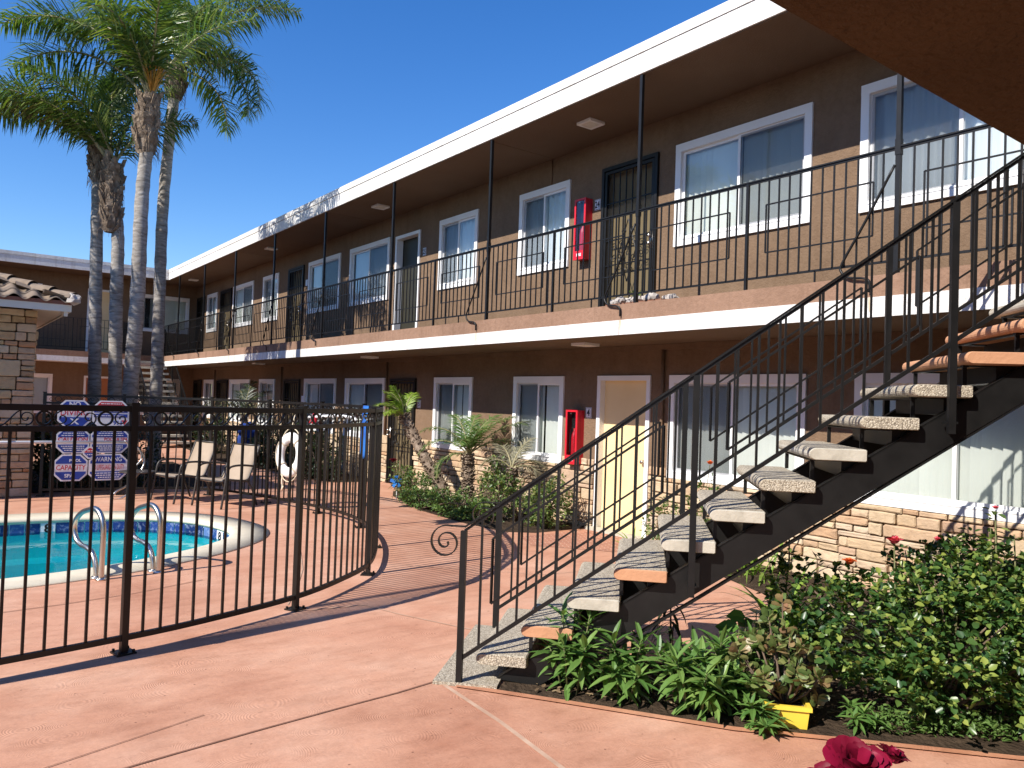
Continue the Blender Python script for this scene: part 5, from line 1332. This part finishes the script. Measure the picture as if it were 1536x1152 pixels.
queen_palm('queen palm with a rough shaggy upper trunk, in front of its twin at far left', [(2.77,16.4,0),(2.768,16.4,1.6),(2.72,16.4,3.4),(2.70,16.4,4.6),(2.60,16.4,5.4)], .128, .108, (2.56,16.4), [
    (178,50,3.1,74),(184,56,3.2,92),(168,68,3.0,95),(120,80,2.9,60),(20,70,2.0,70),(240,70,2.3,80),(60,80,2.4,50),(212,58,2.8,90)], (4.7,5.9), 15)
queen_palm('slim queen palm behind and left of its twin, its crown hidden among fronds', [(2.50,16.95,0),(2.50,16.95,1.6),(2.45,16.95,3.3),(2.40,16.95,5.5),(2.42,16.95,6.0)], .125, .105, (2.42,16.95), [
    (172,46,2.8,80),(100,78,2.8,60),(205,62,2.6,90),(140,76,2.8,70)], (5.7,6.3), 21)
for (px_, py_, h_, lb_) in ((-4.1,15.5,7.4,'unseen queen palm added left of the frame to dapple the trunks'),(-4.4,17.4,8.1,'second unseen queen palm added to dapple the trunks, behind the pool house')):  # unseen palms added so their crowns dapple the trunks behind the pool
    queen_palm(lb_, [(px_,py_,0),(px_,py_,3),(px_,py_,6),(px_,py_,h_-.8)], .16, .13, (px_,py_), [(a*51, 60-(a%3)*18, 2.6, 100) for a in range(7)], (h_-.9,h_), int(h_*7))

def date_palm(label, pts, r0, r1, fr_list, leafmat, seed, group=None, ll=.26, lw=.011, n=46, rr=.012):
    rnd = random.Random(seed); t = thing('small_palm', label, 'palm', pts[0], 0, group)
    m = MB(); P_ = catmull(pts, 10); k_ = len(P_)
    m.tube(P_, [r0+(r1-r0)*i/(k_-1) for i in range(k_)], 12)
    for i in range(340):
        q = rnd.uniform(0, .995)*(k_-1); j = int(q); p = P_[j]+(P_[min(j+1,k_-1)]-P_[j])*(q-j); d0 = (P_[min(j+1,k_-1)]-P_[max(j-1,0)]).normalized()
        a = i*2.399; u = d0.cross(Vector((1,0,0))).normalized(); v = d0.cross(u); d = u*math.cos(a)+v*math.sin(a); rr_ = r0+(r1-r0)*q/(k_-1)
        m.bar(p+d*rr_*.75, p+d*(rr_+rnd.uniform(.015,.038))+d0*.04, rnd.uniform(.02,.036), .012, d0)
    m.build('trunk', M_bark, t)
    ml = MB(); ms = MB(); base = Vector(P_[-1])
    for (az, el, ln, dr) in fr_list: frond(ml, ms, base, R(az), R(el), ln, R(dr), rnd, n=n, ll=ll, lw=lw, plume=.35, start=.12, rr=rr, hang=.3)
    ms.build('frond_stalks', M_petiole, t, True); ml.build('fronds', leafmat, t); return t
date_palm('small palm with a leaning shaggy trunk and a tuft of bright green fronds', [(6.70,10.62,0),(6.66,10.72,.30),(6.5,10.98,.72),(6.4,11.3,1.15),(6.35,11.47,1.38)], .105, .07,
    [(170,50,.62,80),(185,25,.55,70),(140,72,.6,60),(100,60,.55,80),(70,78,.55,60),(200,60,.55,90),(160,85,.6,50),(230,40,.5,80),(120,35,.5,70),(190,75,.6,60)], M_brightpalm, 31, ll=.22, lw=.020, n=34)
date_palm('small upright date palm with spreading green fronds between the two lower windows', [(6.62,9.87,0),(6.62,9.87,.3),(6.61,9.87,.6),(6.6,9.87,.86)], .085, .075,
    [(8,50,1.35,60),(18,40,1.05,80),(172,66,.95,100),(185,48,.9,115),(120,75,.9,70),(80,78,.8,60),(260,60,.7,100),(300,68,.8,80),(345,66,1.0,60),(195,15,.7,120),(40,72,.9,60)], M_dateleaf, 33, lw=.016, n=52)
date_palm('small greyish half dried palm beside the window left of the extinguisher cabinet', [(6.72,8.9,0),(6.72,8.9,.4),(6.72,8.9,.72)], .07, .06,
    [(10,45,.62,110),(170,50,.55,110),(120,70,.6,80),(60,66,.6,80),(340,35,.55,120),(30,78,.6,60)], M_drypalm, 35, ll=.25)
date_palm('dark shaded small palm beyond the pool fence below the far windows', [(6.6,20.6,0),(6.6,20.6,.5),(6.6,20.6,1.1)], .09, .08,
    [(10,50,1.3,90),(170,50,1.4,100),(185,30,1.5,90),(60,70,1.2,80),(120,70,1.2,80),(240,50,1.1,100),(300,50,1.1,100),(345,25,1.1,90),(90,80,1.2,60)], M_darkshrub, 37, ll=.32, lw=.018)  # dark leaf colour stands in for the shade on this palm

def shrub(name, label, cat, blobs, n, leafmat, ll, lw, seed, group=None, stems=14, base=None, fold=.25, stick=None):
    """bush: woody stems fanning up into leaf clusters; blobs = ellipsoids (centre, radii)"""
    rnd = random.Random(seed); c0 = Vector(base or (blobs[0][0][0], blobs[0][0][1], 0))
    t = thing(name, label, cat, tuple(c0), 0, group)
    ms = MB(); tips = []
    for i in range(stems):
        (c, r) = blobs[i % len(blobs)]
        e = Vector(c) + Vector((rnd.uniform(-1,1)*r[0], rnd.uniform(-1,1)*r[1], rnd.uniform(-.2,1)*r[2]))*.75
        p0 = c0 + Vector((rnd.uniform(-.08,.08), rnd.uniform(-.08,.08), 0)); md = p0.lerp(e, .5) + Vector((rnd.uniform(-.06,.06), rnd.uniform(-.06,.06), .06))
        ms.tube([p0, md, e], [.012,.008,.003], 5)
        for q in (.4,.6,.8,1.0): tips.append(p0.lerp(md, q*2) if q < .5 else md.lerp(e, q*2-1))
    ms.build('stem', M_wood, t, True)
    ml = MB(); tot = sum(r[0]*r[1]*r[2] for _, r in blobs); clump = 7
    for (c, r) in blobs:
        cnt = int(n*r[0]*r[1]*r[2]/tot/clump)
        for _ in range(cnt):
            while True:
                q = Vector((rnd.uniform(-1,1), rnd.uniform(-1,1), rnd.uniform(-1,1)))
                if q.length < 1 and rnd.random() < .25+.75*q.length**2: break
            k_ = 1+.28*noise.noise(Vector((q.x*2+seed, q.y*2, q.z*2)))
            p = Vector((c[0]+q.x*r[0]*k_, c[1]+q.y*r[1]*k_, c[2]+q.z*r[2]*k_))
            if p.z < .02: p.z = rnd.uniform(.02,.1)
            ax = (q + Vector((0,0,.5)) + Vector((rnd.uniform(-.6,.6),)*3)).normalized()
            for j in range(clump):
                d = (ax*.5 + Vector((rnd.uniform(-1,1), rnd.uniform(-1,1), rnd.uniform(-.5,.8)))).normalized()
                pp = p + d*rnd.uniform(0,.03) + ax*(j-3)*ll*.25
                nn = (Vector((rnd.uniform(-.7,.7), rnd.uniform(-.7,.7), 1)) + ax*.5).normalized(); s_ = rnd.uniform(.65,1.25)
                leaf(ml, pp, d, nn, ll*s_, lw*s_, fold, rnd.uniform(0,.35))
    ml.build('foliage', leafmat, t, True); return t
def flower(par, c, r, mat, seed, layers=4, up_=Vector((0,0,1)), name='flower'):
    """rose: curled overlapping petals round a centre"""
    rnd = random.Random(seed); m = MB(); up_ = up_.normalized(); u = up_.cross(Vector((1,.2,0))).normalized(); v = up_.cross(u)
    for la in range(layers):
        k_ = 3+la*2; op = .25+.75*la/max(1, layers-1)
        for i in range(k_):
            a = 2*PI*i/k_+la*.7+rnd.uniform(-.2,.2); d = u*math.cos(a)+v*math.sin(a); s = up_.cross(d)
            wd = r*(.55+.35*op)*rnd.uniform(.85,1.15); h = r*(1.15-.35*op)*rnd.uniform(.9,1.1); grid = []
            for j in range(5):
                tj = j/4; row = []
                for x in range(5):
                    tx = (x-2)/2; wv = wd*math.sin(PI*(.18+.62*tj))*.62
                    rad = r*(.10+.12*op) + op*r*.75*tj**1.5 + (r*.22*op if j == 4 else 0) - r*.20*abs(tx)**2*(1-op*.4)
                    row.append(Vector(c) + d*rad + s*(wv*tx) + up_*(h*tj - r*.35 - (r*.16*op if j == 4 else 0) + r*.05*rnd.uniform(-1,1)*tj))
                grid += row
            m.add(grid, [(j*5+x, j*5+x+1, (j+1)*5+x+1, (j+1)*5+x) for j in range(4) for x in range(4)])
    return m.build(name, mat, par, True)

# front bed: the large rose bush on the right
RB = shrub('rose_bush', 'large glossy dark green rose bush filling the bed below the near window on the right', 'rose bush',
    [((4.62,1.98,.52),(.46,.42,.38)),((4.30,2.36,.46),(.36,.32,.34)),((5.15,1.62,.46),(.46,.42,.34)),((4.45,1.95,.30),(.40,.28,.22)),((4.95,2.0,.74),(.32,.30,.26)),((4.25,2.62,.62),(.24,.24,.22)),((4.75,1.62,.22),(.38,.2,.17)),((5.6,1.5,.55),(.4,.4,.35)),((5.5,2.3,.5),(.45,.45,.4))], 12500, M_rose, .047, .033, 41, stems=44, base=(4.6,2.0,0))
rnd = random.Random(4); m = MB(); ml = MB()
for (x, y, z, lx, ly) in ((4.98,1.90,1.16,0,0),(5.05,1.95,1.05,.05,0),(4.60,3.0,.98,-.05,.05),(4.55,2.27,.93,0,0),(4.85,2.05,1.0,0,0),(5.12,1.85,1.02,0,.03)):
    m = MB(); b0 = Vector((x-.12, y-.05, .35)); e = Vector((x, y, z)); m.tube([b0, b0.lerp(e,.6)+Vector((.03,0,0)), e], [.007,.006,.004], 5); m.build('long_shoot', M_stem, RB, True)
    for i in range(26):
        q = b0.lerp(e, rnd.uniform(.3,1)); d = Vector((rnd.uniform(-1,1), rnd.uniform(-1,1), rnd.uniform(-.2,.6))); leaf(ml, q+d*.03, d, Vector((rnd.uniform(-.4,.4),rnd.uniform(-.4,.4),1)), .055, .034, .25, .2)
ml.build('shoot_leaves', M_shrub, RB)
f = flower(RB, (4.55,2.27,.96), .042, M_pink, 1); f['label'] = 'pink rose'
f = flower(RB, (4.33,2.42,.83), .036, M_orangepetal, 2); f['label'] = 'orange rose'
for i, (x, y, z) in enumerate(((4.75,2.12,.98),(4.98,1.90,1.18))): flower(RB, (x,y,z), .02, M_pink, 5+i, 2)
shrub('rose_bush', 'smaller leafy rose bush at the right edge beyond the large one', 'rose bush', [((6.1,1.95,.45),(.38,.42,.30)),((6.6,2.2,.35),(.35,.4,.28))], 1700, M_rose, .055, .035, 43, stems=14, base=(6.15,2.2,0))
# strap leaved clump
def straps(name, label, cat, c, n, ln, wd, mat, seed, spread=1.0, droop=1.2, group=None):
    rnd = random.Random(seed); t = thing(name, label, cat, c, 0, group); m = MB()
    for i in range(n):
        a = rnd.random()*2*PI; el = rnd.uniform(.35,1.35); p = Vector(c)+Vector((rnd.uniform(-.10,.10)*spread, rnd.uniform(-.10,.10)*spread, 0))
        d = Vector((math.cos(a)*math.cos(el), math.sin(a)*math.cos(el), math.sin(el))); blade(m, p, d, ln*rnd.uniform(.6,1.15), wd*rnd.uniform(.8,1.2), droop*rnd.uniform(.6,1.3), 6, taper=.7)
    m.build('leaf_clump', mat, t); return t
straps('agapanthus', 'bright green strap leaved clump under the stairs left of the big rose bush', 'plant', (5.25,3.35,0), 110, .66, .042, M_strap, 51, 2.2, 1.3)
straps('agapanthus', 'low clump of strap leaves below the big lower window behind the stairs', 'plant', (6.85,5.0,0), 40, .75, .03, M_strap, 52, 2.5, 1.0)
straps('agapanthus', 'yellowing tuft of strap leaves right of the cream door', 'plant', (6.75,6.4,0), 24, .34, .025, M_strap, 53, 1.5, 1.2)
# lance leaved plants along the kerb
def lance(label, c, nst, seed, hgt, sp, ln=.185, wd=.043):
    rnd = random.Random(seed); t = thing('leafy_plant', label, 'plant', c, 0, 'lance leaved plants along the kerb'); ms = MB(); m = MB()
    for i in range(nst):
        a = i*2.4+rnd.random(); r_ = sp*math.sqrt((i+.5)/nst); b0 = Vector(c)+Vector((math.cos(a)*r_*.4, math.sin(a)*r_*.4, 0)); e = Vector(c)+Vector((math.cos(a)*r_, math.sin(a)*r_, hgt*rnd.uniform(.45,1.05)*(1.12-.45*r_/sp)))
        md = b0.lerp(e,.5)+Vector((0,0,.04)); ms.tube([b0, md, e], [.006,.005,.003], 5)
        k_ = 19
        for j in range(k_):
            q = .15+.85*(j/k_)**.7; p = b0.lerp(md, q*2) if q < .5 else md.lerp(e, q*2-1); aa = j*2.4+i
            el = -.15+1.25*(j/k_)**2+rnd.uniform(-.2,.2); d = Vector((math.cos(aa)*math.cos(el), math.sin(aa)*math.cos(el), math.sin(el)))
            s_ = rnd.uniform(.7,1.15)*(.75+.25*math.sin(PI*j/k_)); blade(m, p, d, ln*s_, wd*s_, rnd.uniform(.15,.75), 4, taper=.9, fold=.3)
    ms.build('stem', M_stem, t, True); m.build('leaves', M_lance, t); return t
lance('lance leaved green plant in front of the lowest treads', (3.09,3.43,0), 8, 61, .52, .17)
lance('tall lance leaved plant against the black stringer, second along the kerb', (3.27,3.18,0), 9, 62, .44, .18)
lance('dense lance leaved plant hanging over the kerb, third along the row', (3.50,2.82,0), 15, 63, .44, .24)
lance('lance leaved plant behind the third clump next to the round leaved plant', (3.70,2.74,0), 13, 64, .42, .24)
lance('low lance leaved sprig in front of the yellow planter', (3.57,2.47,0), 5, 65, .18, .11, .11, .030)
lance('small lance leaved sprig right of the yellow planter', (4.02,2.17,0), 4, 66, .14, .12, .10, .028)
# round leaved plant
BP = thing('broad_leaf_plant', 'plant with a few large round bright leaves behind the row of lance leaved plants', 'plant', (4.02,2.95,0)); ms = MB(); m = MB(); rnd = random.Random(8)
for i in range(13):
    a = rnd.random()*6.28; e = Vector((4.04+math.cos(a)*rnd.uniform(.03,.20), 2.84+math.sin(a)*rnd.uniform(.03,.2), rnd.uniform(.22,.44))); ms.tube([(4.02,2.95,0), e-Vector((0,0,.12)), e], [.008,.005,.003], 5)
    d = Vector((math.cos(a), math.sin(a), .15)); leaf(m, e, d, Vector((-.5, -.45, .75)), .12, .10, .10, .15)
ms.build('stem', M_stem, BP, True); m.build('leaves', M_broad, BP)
# jade plant in a yellow planter
YP = thing('planter', 'bright yellow square plastic planter at the kerb', 'planter', (3.80,2.475,0), R(-47))
m = MB()
a, b, h = .108, .098, .105
m.add([(-b,-b,0),(b,-b,0),(b,b,0),(-b,b,0),(-a,-a,h),(a,-a,h),(a,a,h),(-a,a,h),(-a-.012,-a-.012,h),(a+.012,-a-.012,h),(a+.012,a+.012,h),(-a-.012,a+.012,h),(-a-.012,-a-.012,h+.022),(a+.012,-a-.012,h+.022),(a+.012,a+.012,h+.022),(-a-.012,a+.012,h+.022),(-a+.01,-a+.01,h+.022),(a-.01,-a+.01,h+.022),(a-.01,a-.01,h+.022),(-a+.01,a-.01,h+.022),(-a+.01,-a+.01,h-.02),(a-.01,-a+.01,h-.02),(a-.01,a-.01,h-.02),(-a+.01,a-.01,h-.02)],
      [(3,2,1,0)] + [(o*4+i, o*4+(i+1)%4, (o+1)*4+(i+1)%4, (o+1)*4+i) for o in range(5) for i in range(4)])
m.build('pot', M_yellow, YP, False, True); m = MB(); m.add([(-a+.012,-a+.012,h-.01),(a-.012,-a+.012,h-.01),(a-.012,a-.012,h-.01),(-a+.012,a-.012,h-.01)], [(0,1,2,3)]); m.build('potting_soil', M_soil, YP, False, True)
JP = thing('jade_plant', 'bronze tinged jade plant growing out of the yellow planter', 'succulent', (3.80,2.475,.09)); ms = MB(); m = MB(); rnd = random.Random(18)
for i in range(64):
    a = rnd.random()*6.28; r_ = .24*math.sqrt(rnd.random()); e = Vector((3.83+math.cos(a)*r_, 2.56+math.sin(a)*r_, .15+rnd.uniform(.0,.48)*(1.15-r_/.34))); b0 = Vector((3.80,2.475,.09)); md = b0.lerp(e,.6)+Vector((0,0,-.03)); ms.tube([b0, md, e], [.008,.006,.004], 5)
    for j in range(14):
        aa = j*2.1+i; el = rnd.uniform(-.3,1.1); d = Vector((math.cos(aa)*math.cos(el), math.sin(aa)*math.cos(el), math.sin(el))); p = e - Vector((0,0,.012*(j//3)))
        s = d.cross(Vector((rnd.uniform(-1,1), rnd.uniform(-1,1), rnd.uniform(-1,1)))).normalized(); n = s.cross(d); l_, w_ = rnd.uniform(.055,.078), rnd.uniform(.036,.048)
        m.add([p, p+d*l_*.55+s*w_*.5, p+d*l_*.9+s*w_*.36, p+d*l_, p+d*l_*.9-s*w_*.36, p+d*l_*.55-s*w_*.5, p+d*l_*.6+n*.0035, p+d*l_*.6-n*.0035], [(0,1,6),(1,2,6),(2,3,6),(3,4,6),(4,5,6),(5,0,6),(1,0,7),(2,1,7),(3,2,7),(4,3,7),(5,4,7),(0,5,7)])
ms.build('stem', M_wood, JP, True); m.build('leaves', M_jade, JP)
# ground cover along the kerb on the right
m = MB(); rnd = random.Random(77)
for i in range(1500):
    t = rnd.random(); p0 = Vector((4.02,2.10)).lerp(Vector((5.1,1.15)), t) + Vector((.66,.75))*rnd.uniform(.02,.36)*(.5+rnd.random()*.5)
    p = Vector((p0.x, p0.y, rnd.uniform(.01,.09))); d = Vector((rnd.uniform(-1,1), rnd.uniform(-1,1), rnd.uniform(.1,1))); leaf(m, p, d, Vector((rnd.uniform(-.5,.5),rnd.uniform(-.5,.5),1)), rnd.uniform(.03,.06), .016, .2, .3)
g_ = m.build('ground_cover', M_groundcover); tag(g_, 'low green weeds growing along the kerb under the big rose bush', 'ground cover', None, 'stuff')
m = MB(); rnd = random.Random(99)
for i in range(420):
    t = rnd.random(); p0 = Vector((2.85,3.55)).lerp(Vector((5.0,1.25)), t) + Vector((.66,.75))*rnd.uniform(.0,.9)*rnd.random(); a = rnd.random()*6.28
    leaf(m, Vector((p0.x, p0.y, .012+rnd.random()*.012)), Vector((math.cos(a), math.sin(a), rnd.uniform(-.05,.25))), Vector((rnd.uniform(-.4,.4), rnd.uniform(-.4,.4), 1)), rnd.uniform(.025,.06), rnd.uniform(.012,.03), .2, .1)
tag(m.build('leaf_litter', m_leaf('dead_leaf', [(0, (.10,.06,.03)), (.5, (.22,.15,.08)), (1, (.36,.27,.15))], .8, .1), None), 'dry fallen leaves scattered over the bed under the stairs', 'leaf litter', None, 'stuff')
# drooping dark plant under the stringer
t = thing('drooping_plant', 'dark drooping leaves hanging below the black stringer', 'plant', (3.98,3.45,0)); m = MB(); ms = MB(); rnd = random.Random(23)
for i in range(3):
    b0 = Vector((3.98,3.45,0)); e = b0+Vector((rnd.uniform(-.1,.1), rnd.uniform(-.1,.1), rnd.uniform(.30,.45))); ms.tube([b0, b0.lerp(e,.6), e], [.008,.006,.004], 5)
    for j in range(6):
        a = rnd.random()*6.28; d = Vector((math.cos(a)*.7, math.sin(a)*.7, rnd.uniform(-.3,.3))); blade(m, e-Vector((0,0,.04*j)), d, rnd.uniform(.16,.26), .030, 1.8, 5, taper=.8)
ms.build('stem', M_wood, t, True); m.build('leaves', M_darkshrub, t)
# bed along the wall by the lower windows
shrub('shrub', 'leafy green shrub at the near end of the planting bed right behind the handrail', 'shrub', [((6.72,8.15,.30),(.28,.36,.30)),((6.9,8.05,.45),(.2,.25,.22))], 1700, M_shrub, .06, .03, 71, 'shrubs in the bed below the lower windows', 14)
shrub('shrub', 'yellow green bushy shrub in front of the greyish palm', 'shrub', [((6.55,8.95,.38),(.34,.38,.36)),((6.62,9.1,.72),(.16,.18,.2))], 1500, M_shrub, .06, .03, 72, 'shrubs in the bed below the lower windows', 18)
shrub('shrub', 'low spreading green shrub at the foot of the upright date palm', 'shrub', [((6.38,9.75,.18),(.34,.52,.18)),((6.95,9.5,.3),(.25,.36,.28))], 1500, M_shrub, .055, .028, 73, 'shrubs in the bed below the lower windows', 16)
RS = shrub('shrub', 'rose shrub with one red bloom at the foot of the leaning palm', 'shrub', [((6.45,11.1,.24),(.34,.55,.25)),((6.3,11.4,.38),(.18,.2,.24))], 1700, M_shrub, .055, .03, 74, 'shrubs in the bed below the lower windows', 18)
flower(RS, (6.2,11.52,.65), .06, M_crimson, 9); m = MB(); m.tube([(6.3,11.4,.3),(6.22,11.5,.62)], .006, 5); m.build('bloom_stem', M_stem, RS)
shrub('shrub', 'scrubby green edging plant spilling onto the path below the date palm', 'shrub', [((6.12,10.4,.14),(.20,.7,.15)),((6.05,9.3,.16),(.2,.65,.17))], 1700, M_groundcover, .05, .024, 75, 'shrubs in the bed below the lower windows', 16)
PW = thing('pinwheel', 'small blue garden pinwheel stuck in the bed near the security door', 'pinwheel', (6.22,11.4,0)); m = MB(); m.tube([(6.22,11.4,0),(6.22,11.4,.32)], .006, 6); m.build('stake', M_alu, PW)
m = MB()
for k_ in range(5):
    a = 2*PI*k_/5; c = Vector((6.20,11.385,.31)); d = rt*math.cos(a)+Vector((0,0,1))*math.sin(a); s = rt*-math.sin(a)+Vector((0,0,1))*math.cos(a); o = Vector((fw.x,fw.y,0))*-.02
    m.add([c+o, c+d*.11, c+d*.085+s*.06+o, c+s*.03+o*1.5], [(0,1,2,3)])
m.build('vane', M_blue, PW)
shrub('shrub', 'small pale green shrub below the big lower window right of the cream door', 'shrub', [((6.95,6.1,.32),(.22,.32,.32)),((7.0,5.6,.45),(.2,.25,.42))], 1300, M_shrub, .055, .03, 76, None, 12)
t = thing('dried_flower', 'tall thin stalk with a dried orange flower in front of the big lower window', 'flower', (6.9,5.52,0)); m = MB(); m.tube([(6.9,5.6,.3),(6.9,5.55,.75),(6.9,5.5,1.08)], [.005,.004,.003], 5); m.build('stem', M_stem, t); flower(t, (6.9,5.5,1.1), .04, M_orangepetal, 12, 3)
# hedge plants beyond the far fence
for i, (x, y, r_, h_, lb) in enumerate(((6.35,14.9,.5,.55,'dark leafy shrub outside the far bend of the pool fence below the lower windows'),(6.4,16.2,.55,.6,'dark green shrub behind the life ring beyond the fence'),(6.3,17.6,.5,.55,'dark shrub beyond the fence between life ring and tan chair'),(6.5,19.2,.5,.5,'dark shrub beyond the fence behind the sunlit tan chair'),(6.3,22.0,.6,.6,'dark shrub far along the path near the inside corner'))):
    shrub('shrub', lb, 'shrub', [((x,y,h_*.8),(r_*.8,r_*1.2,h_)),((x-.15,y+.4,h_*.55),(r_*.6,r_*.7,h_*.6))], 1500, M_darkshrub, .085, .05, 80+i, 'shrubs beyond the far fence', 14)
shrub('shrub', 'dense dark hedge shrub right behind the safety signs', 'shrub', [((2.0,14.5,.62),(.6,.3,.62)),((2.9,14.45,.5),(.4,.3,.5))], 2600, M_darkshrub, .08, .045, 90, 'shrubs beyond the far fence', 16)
shrub('shrub', 'dense dark hedge shrub between the pool house and the safety signs', 'shrub', [((1.55,14.45,.6),(.3,.3,.6))], 1300, M_darkshrub, .08, .045, 92, 'shrubs beyond the far fence', 12)
# dark blue cloth bundle on the far path
m = MB(); m.blob((6.02,18.75,.40), (.17,.15,.42), 3, 3, .5); m.blob((6.1,18.7,.80), (.22,.18,.18), 7, 3, .6)
tag(m.build('cloth_bundle', simple('navy_cloth', [(.3, (.008, .03, .17)), (.7, (.012, .06, .30))], .85, 4), None, True), 'crumpled blue cloth bundle on the far path seen through the fence behind the sunlit chair', 'cloth')
# dry plant tray on the balcony
t = thing('plant_tray', 'tray of grey stones with a small plant on the balcony before door 24', 'plant tray', (6.5,6.2,ZFL)); m = MB(); rnd = random.Random(2)
m.box(6.33,6.62,5.75,6.65,ZFL+.001,ZFL+.05); m.build('tray', M_djoint, t)
m = MB()
for i in range(14): m.blob((6.47+rnd.uniform(-.1,.1), 5.82+i*.06, ZFL+.085), (.06,.075,.05), i, 2, .5)
m.build('stones', M_rock, t)
m = MB()
for i in range(16):
    a = rnd.random()*6.28; blade(m, Vector((6.48,6.3,ZFL+.08)), Vector((math.cos(a)*.5, math.sin(a)*.5, 1)), .17, .02, .6, 4)
m.build('sprout', M_groundcover, t)
# crimson rose close to the camera
RC = thing('rose', 'deep crimson rose bloom close to the camera at the bottom edge', 'rose', (.98,.50,0))
m = MB(); m.tube([(.98,.50,0),(.95,.51,.6),(.93,.505,1.0),(.935,.50,1.24)], [.008,.006,.005,.004], 8); m.tube([(.94,.505,1.05),(.955,.49,1.15),(.972,.482,1.255)], [.004,.003,.003], 6); m.build('stem', M_stem, RC, True)
flower(RC, (.930,.503,1.262), .036, M_crimson, 30, 5, Vector((-.25,-.3,1)))
flower(RC, (.905,.525,1.243), .024, M_crimson, 31, 4, Vector((-.5,0,1)))
flower(RC, (.972,.481,1.275), .018, M_crimson, 32, 3, Vector((.3,-.2,1)))
ml = MB(); rnd = random.Random(3)
for i in range(14):
    p = Vector((.95,.505,.5+i*.05)); a = i*2.4; d = Vector((math.cos(a), math.sin(a), .3)); leaf(ml, p+d*.03, d, Vector((0,0,1)), .05, .03, .2, .3)
for i in range(5):
    a = i*1.257; d = Vector((math.cos(a), math.sin(a), -.5)); leaf(ml, Vector((.972,.482,1.258)), d, Vector((0,0,1)), .022, .008, .2, .3)
ml.build('leaves', M_rose, RC)
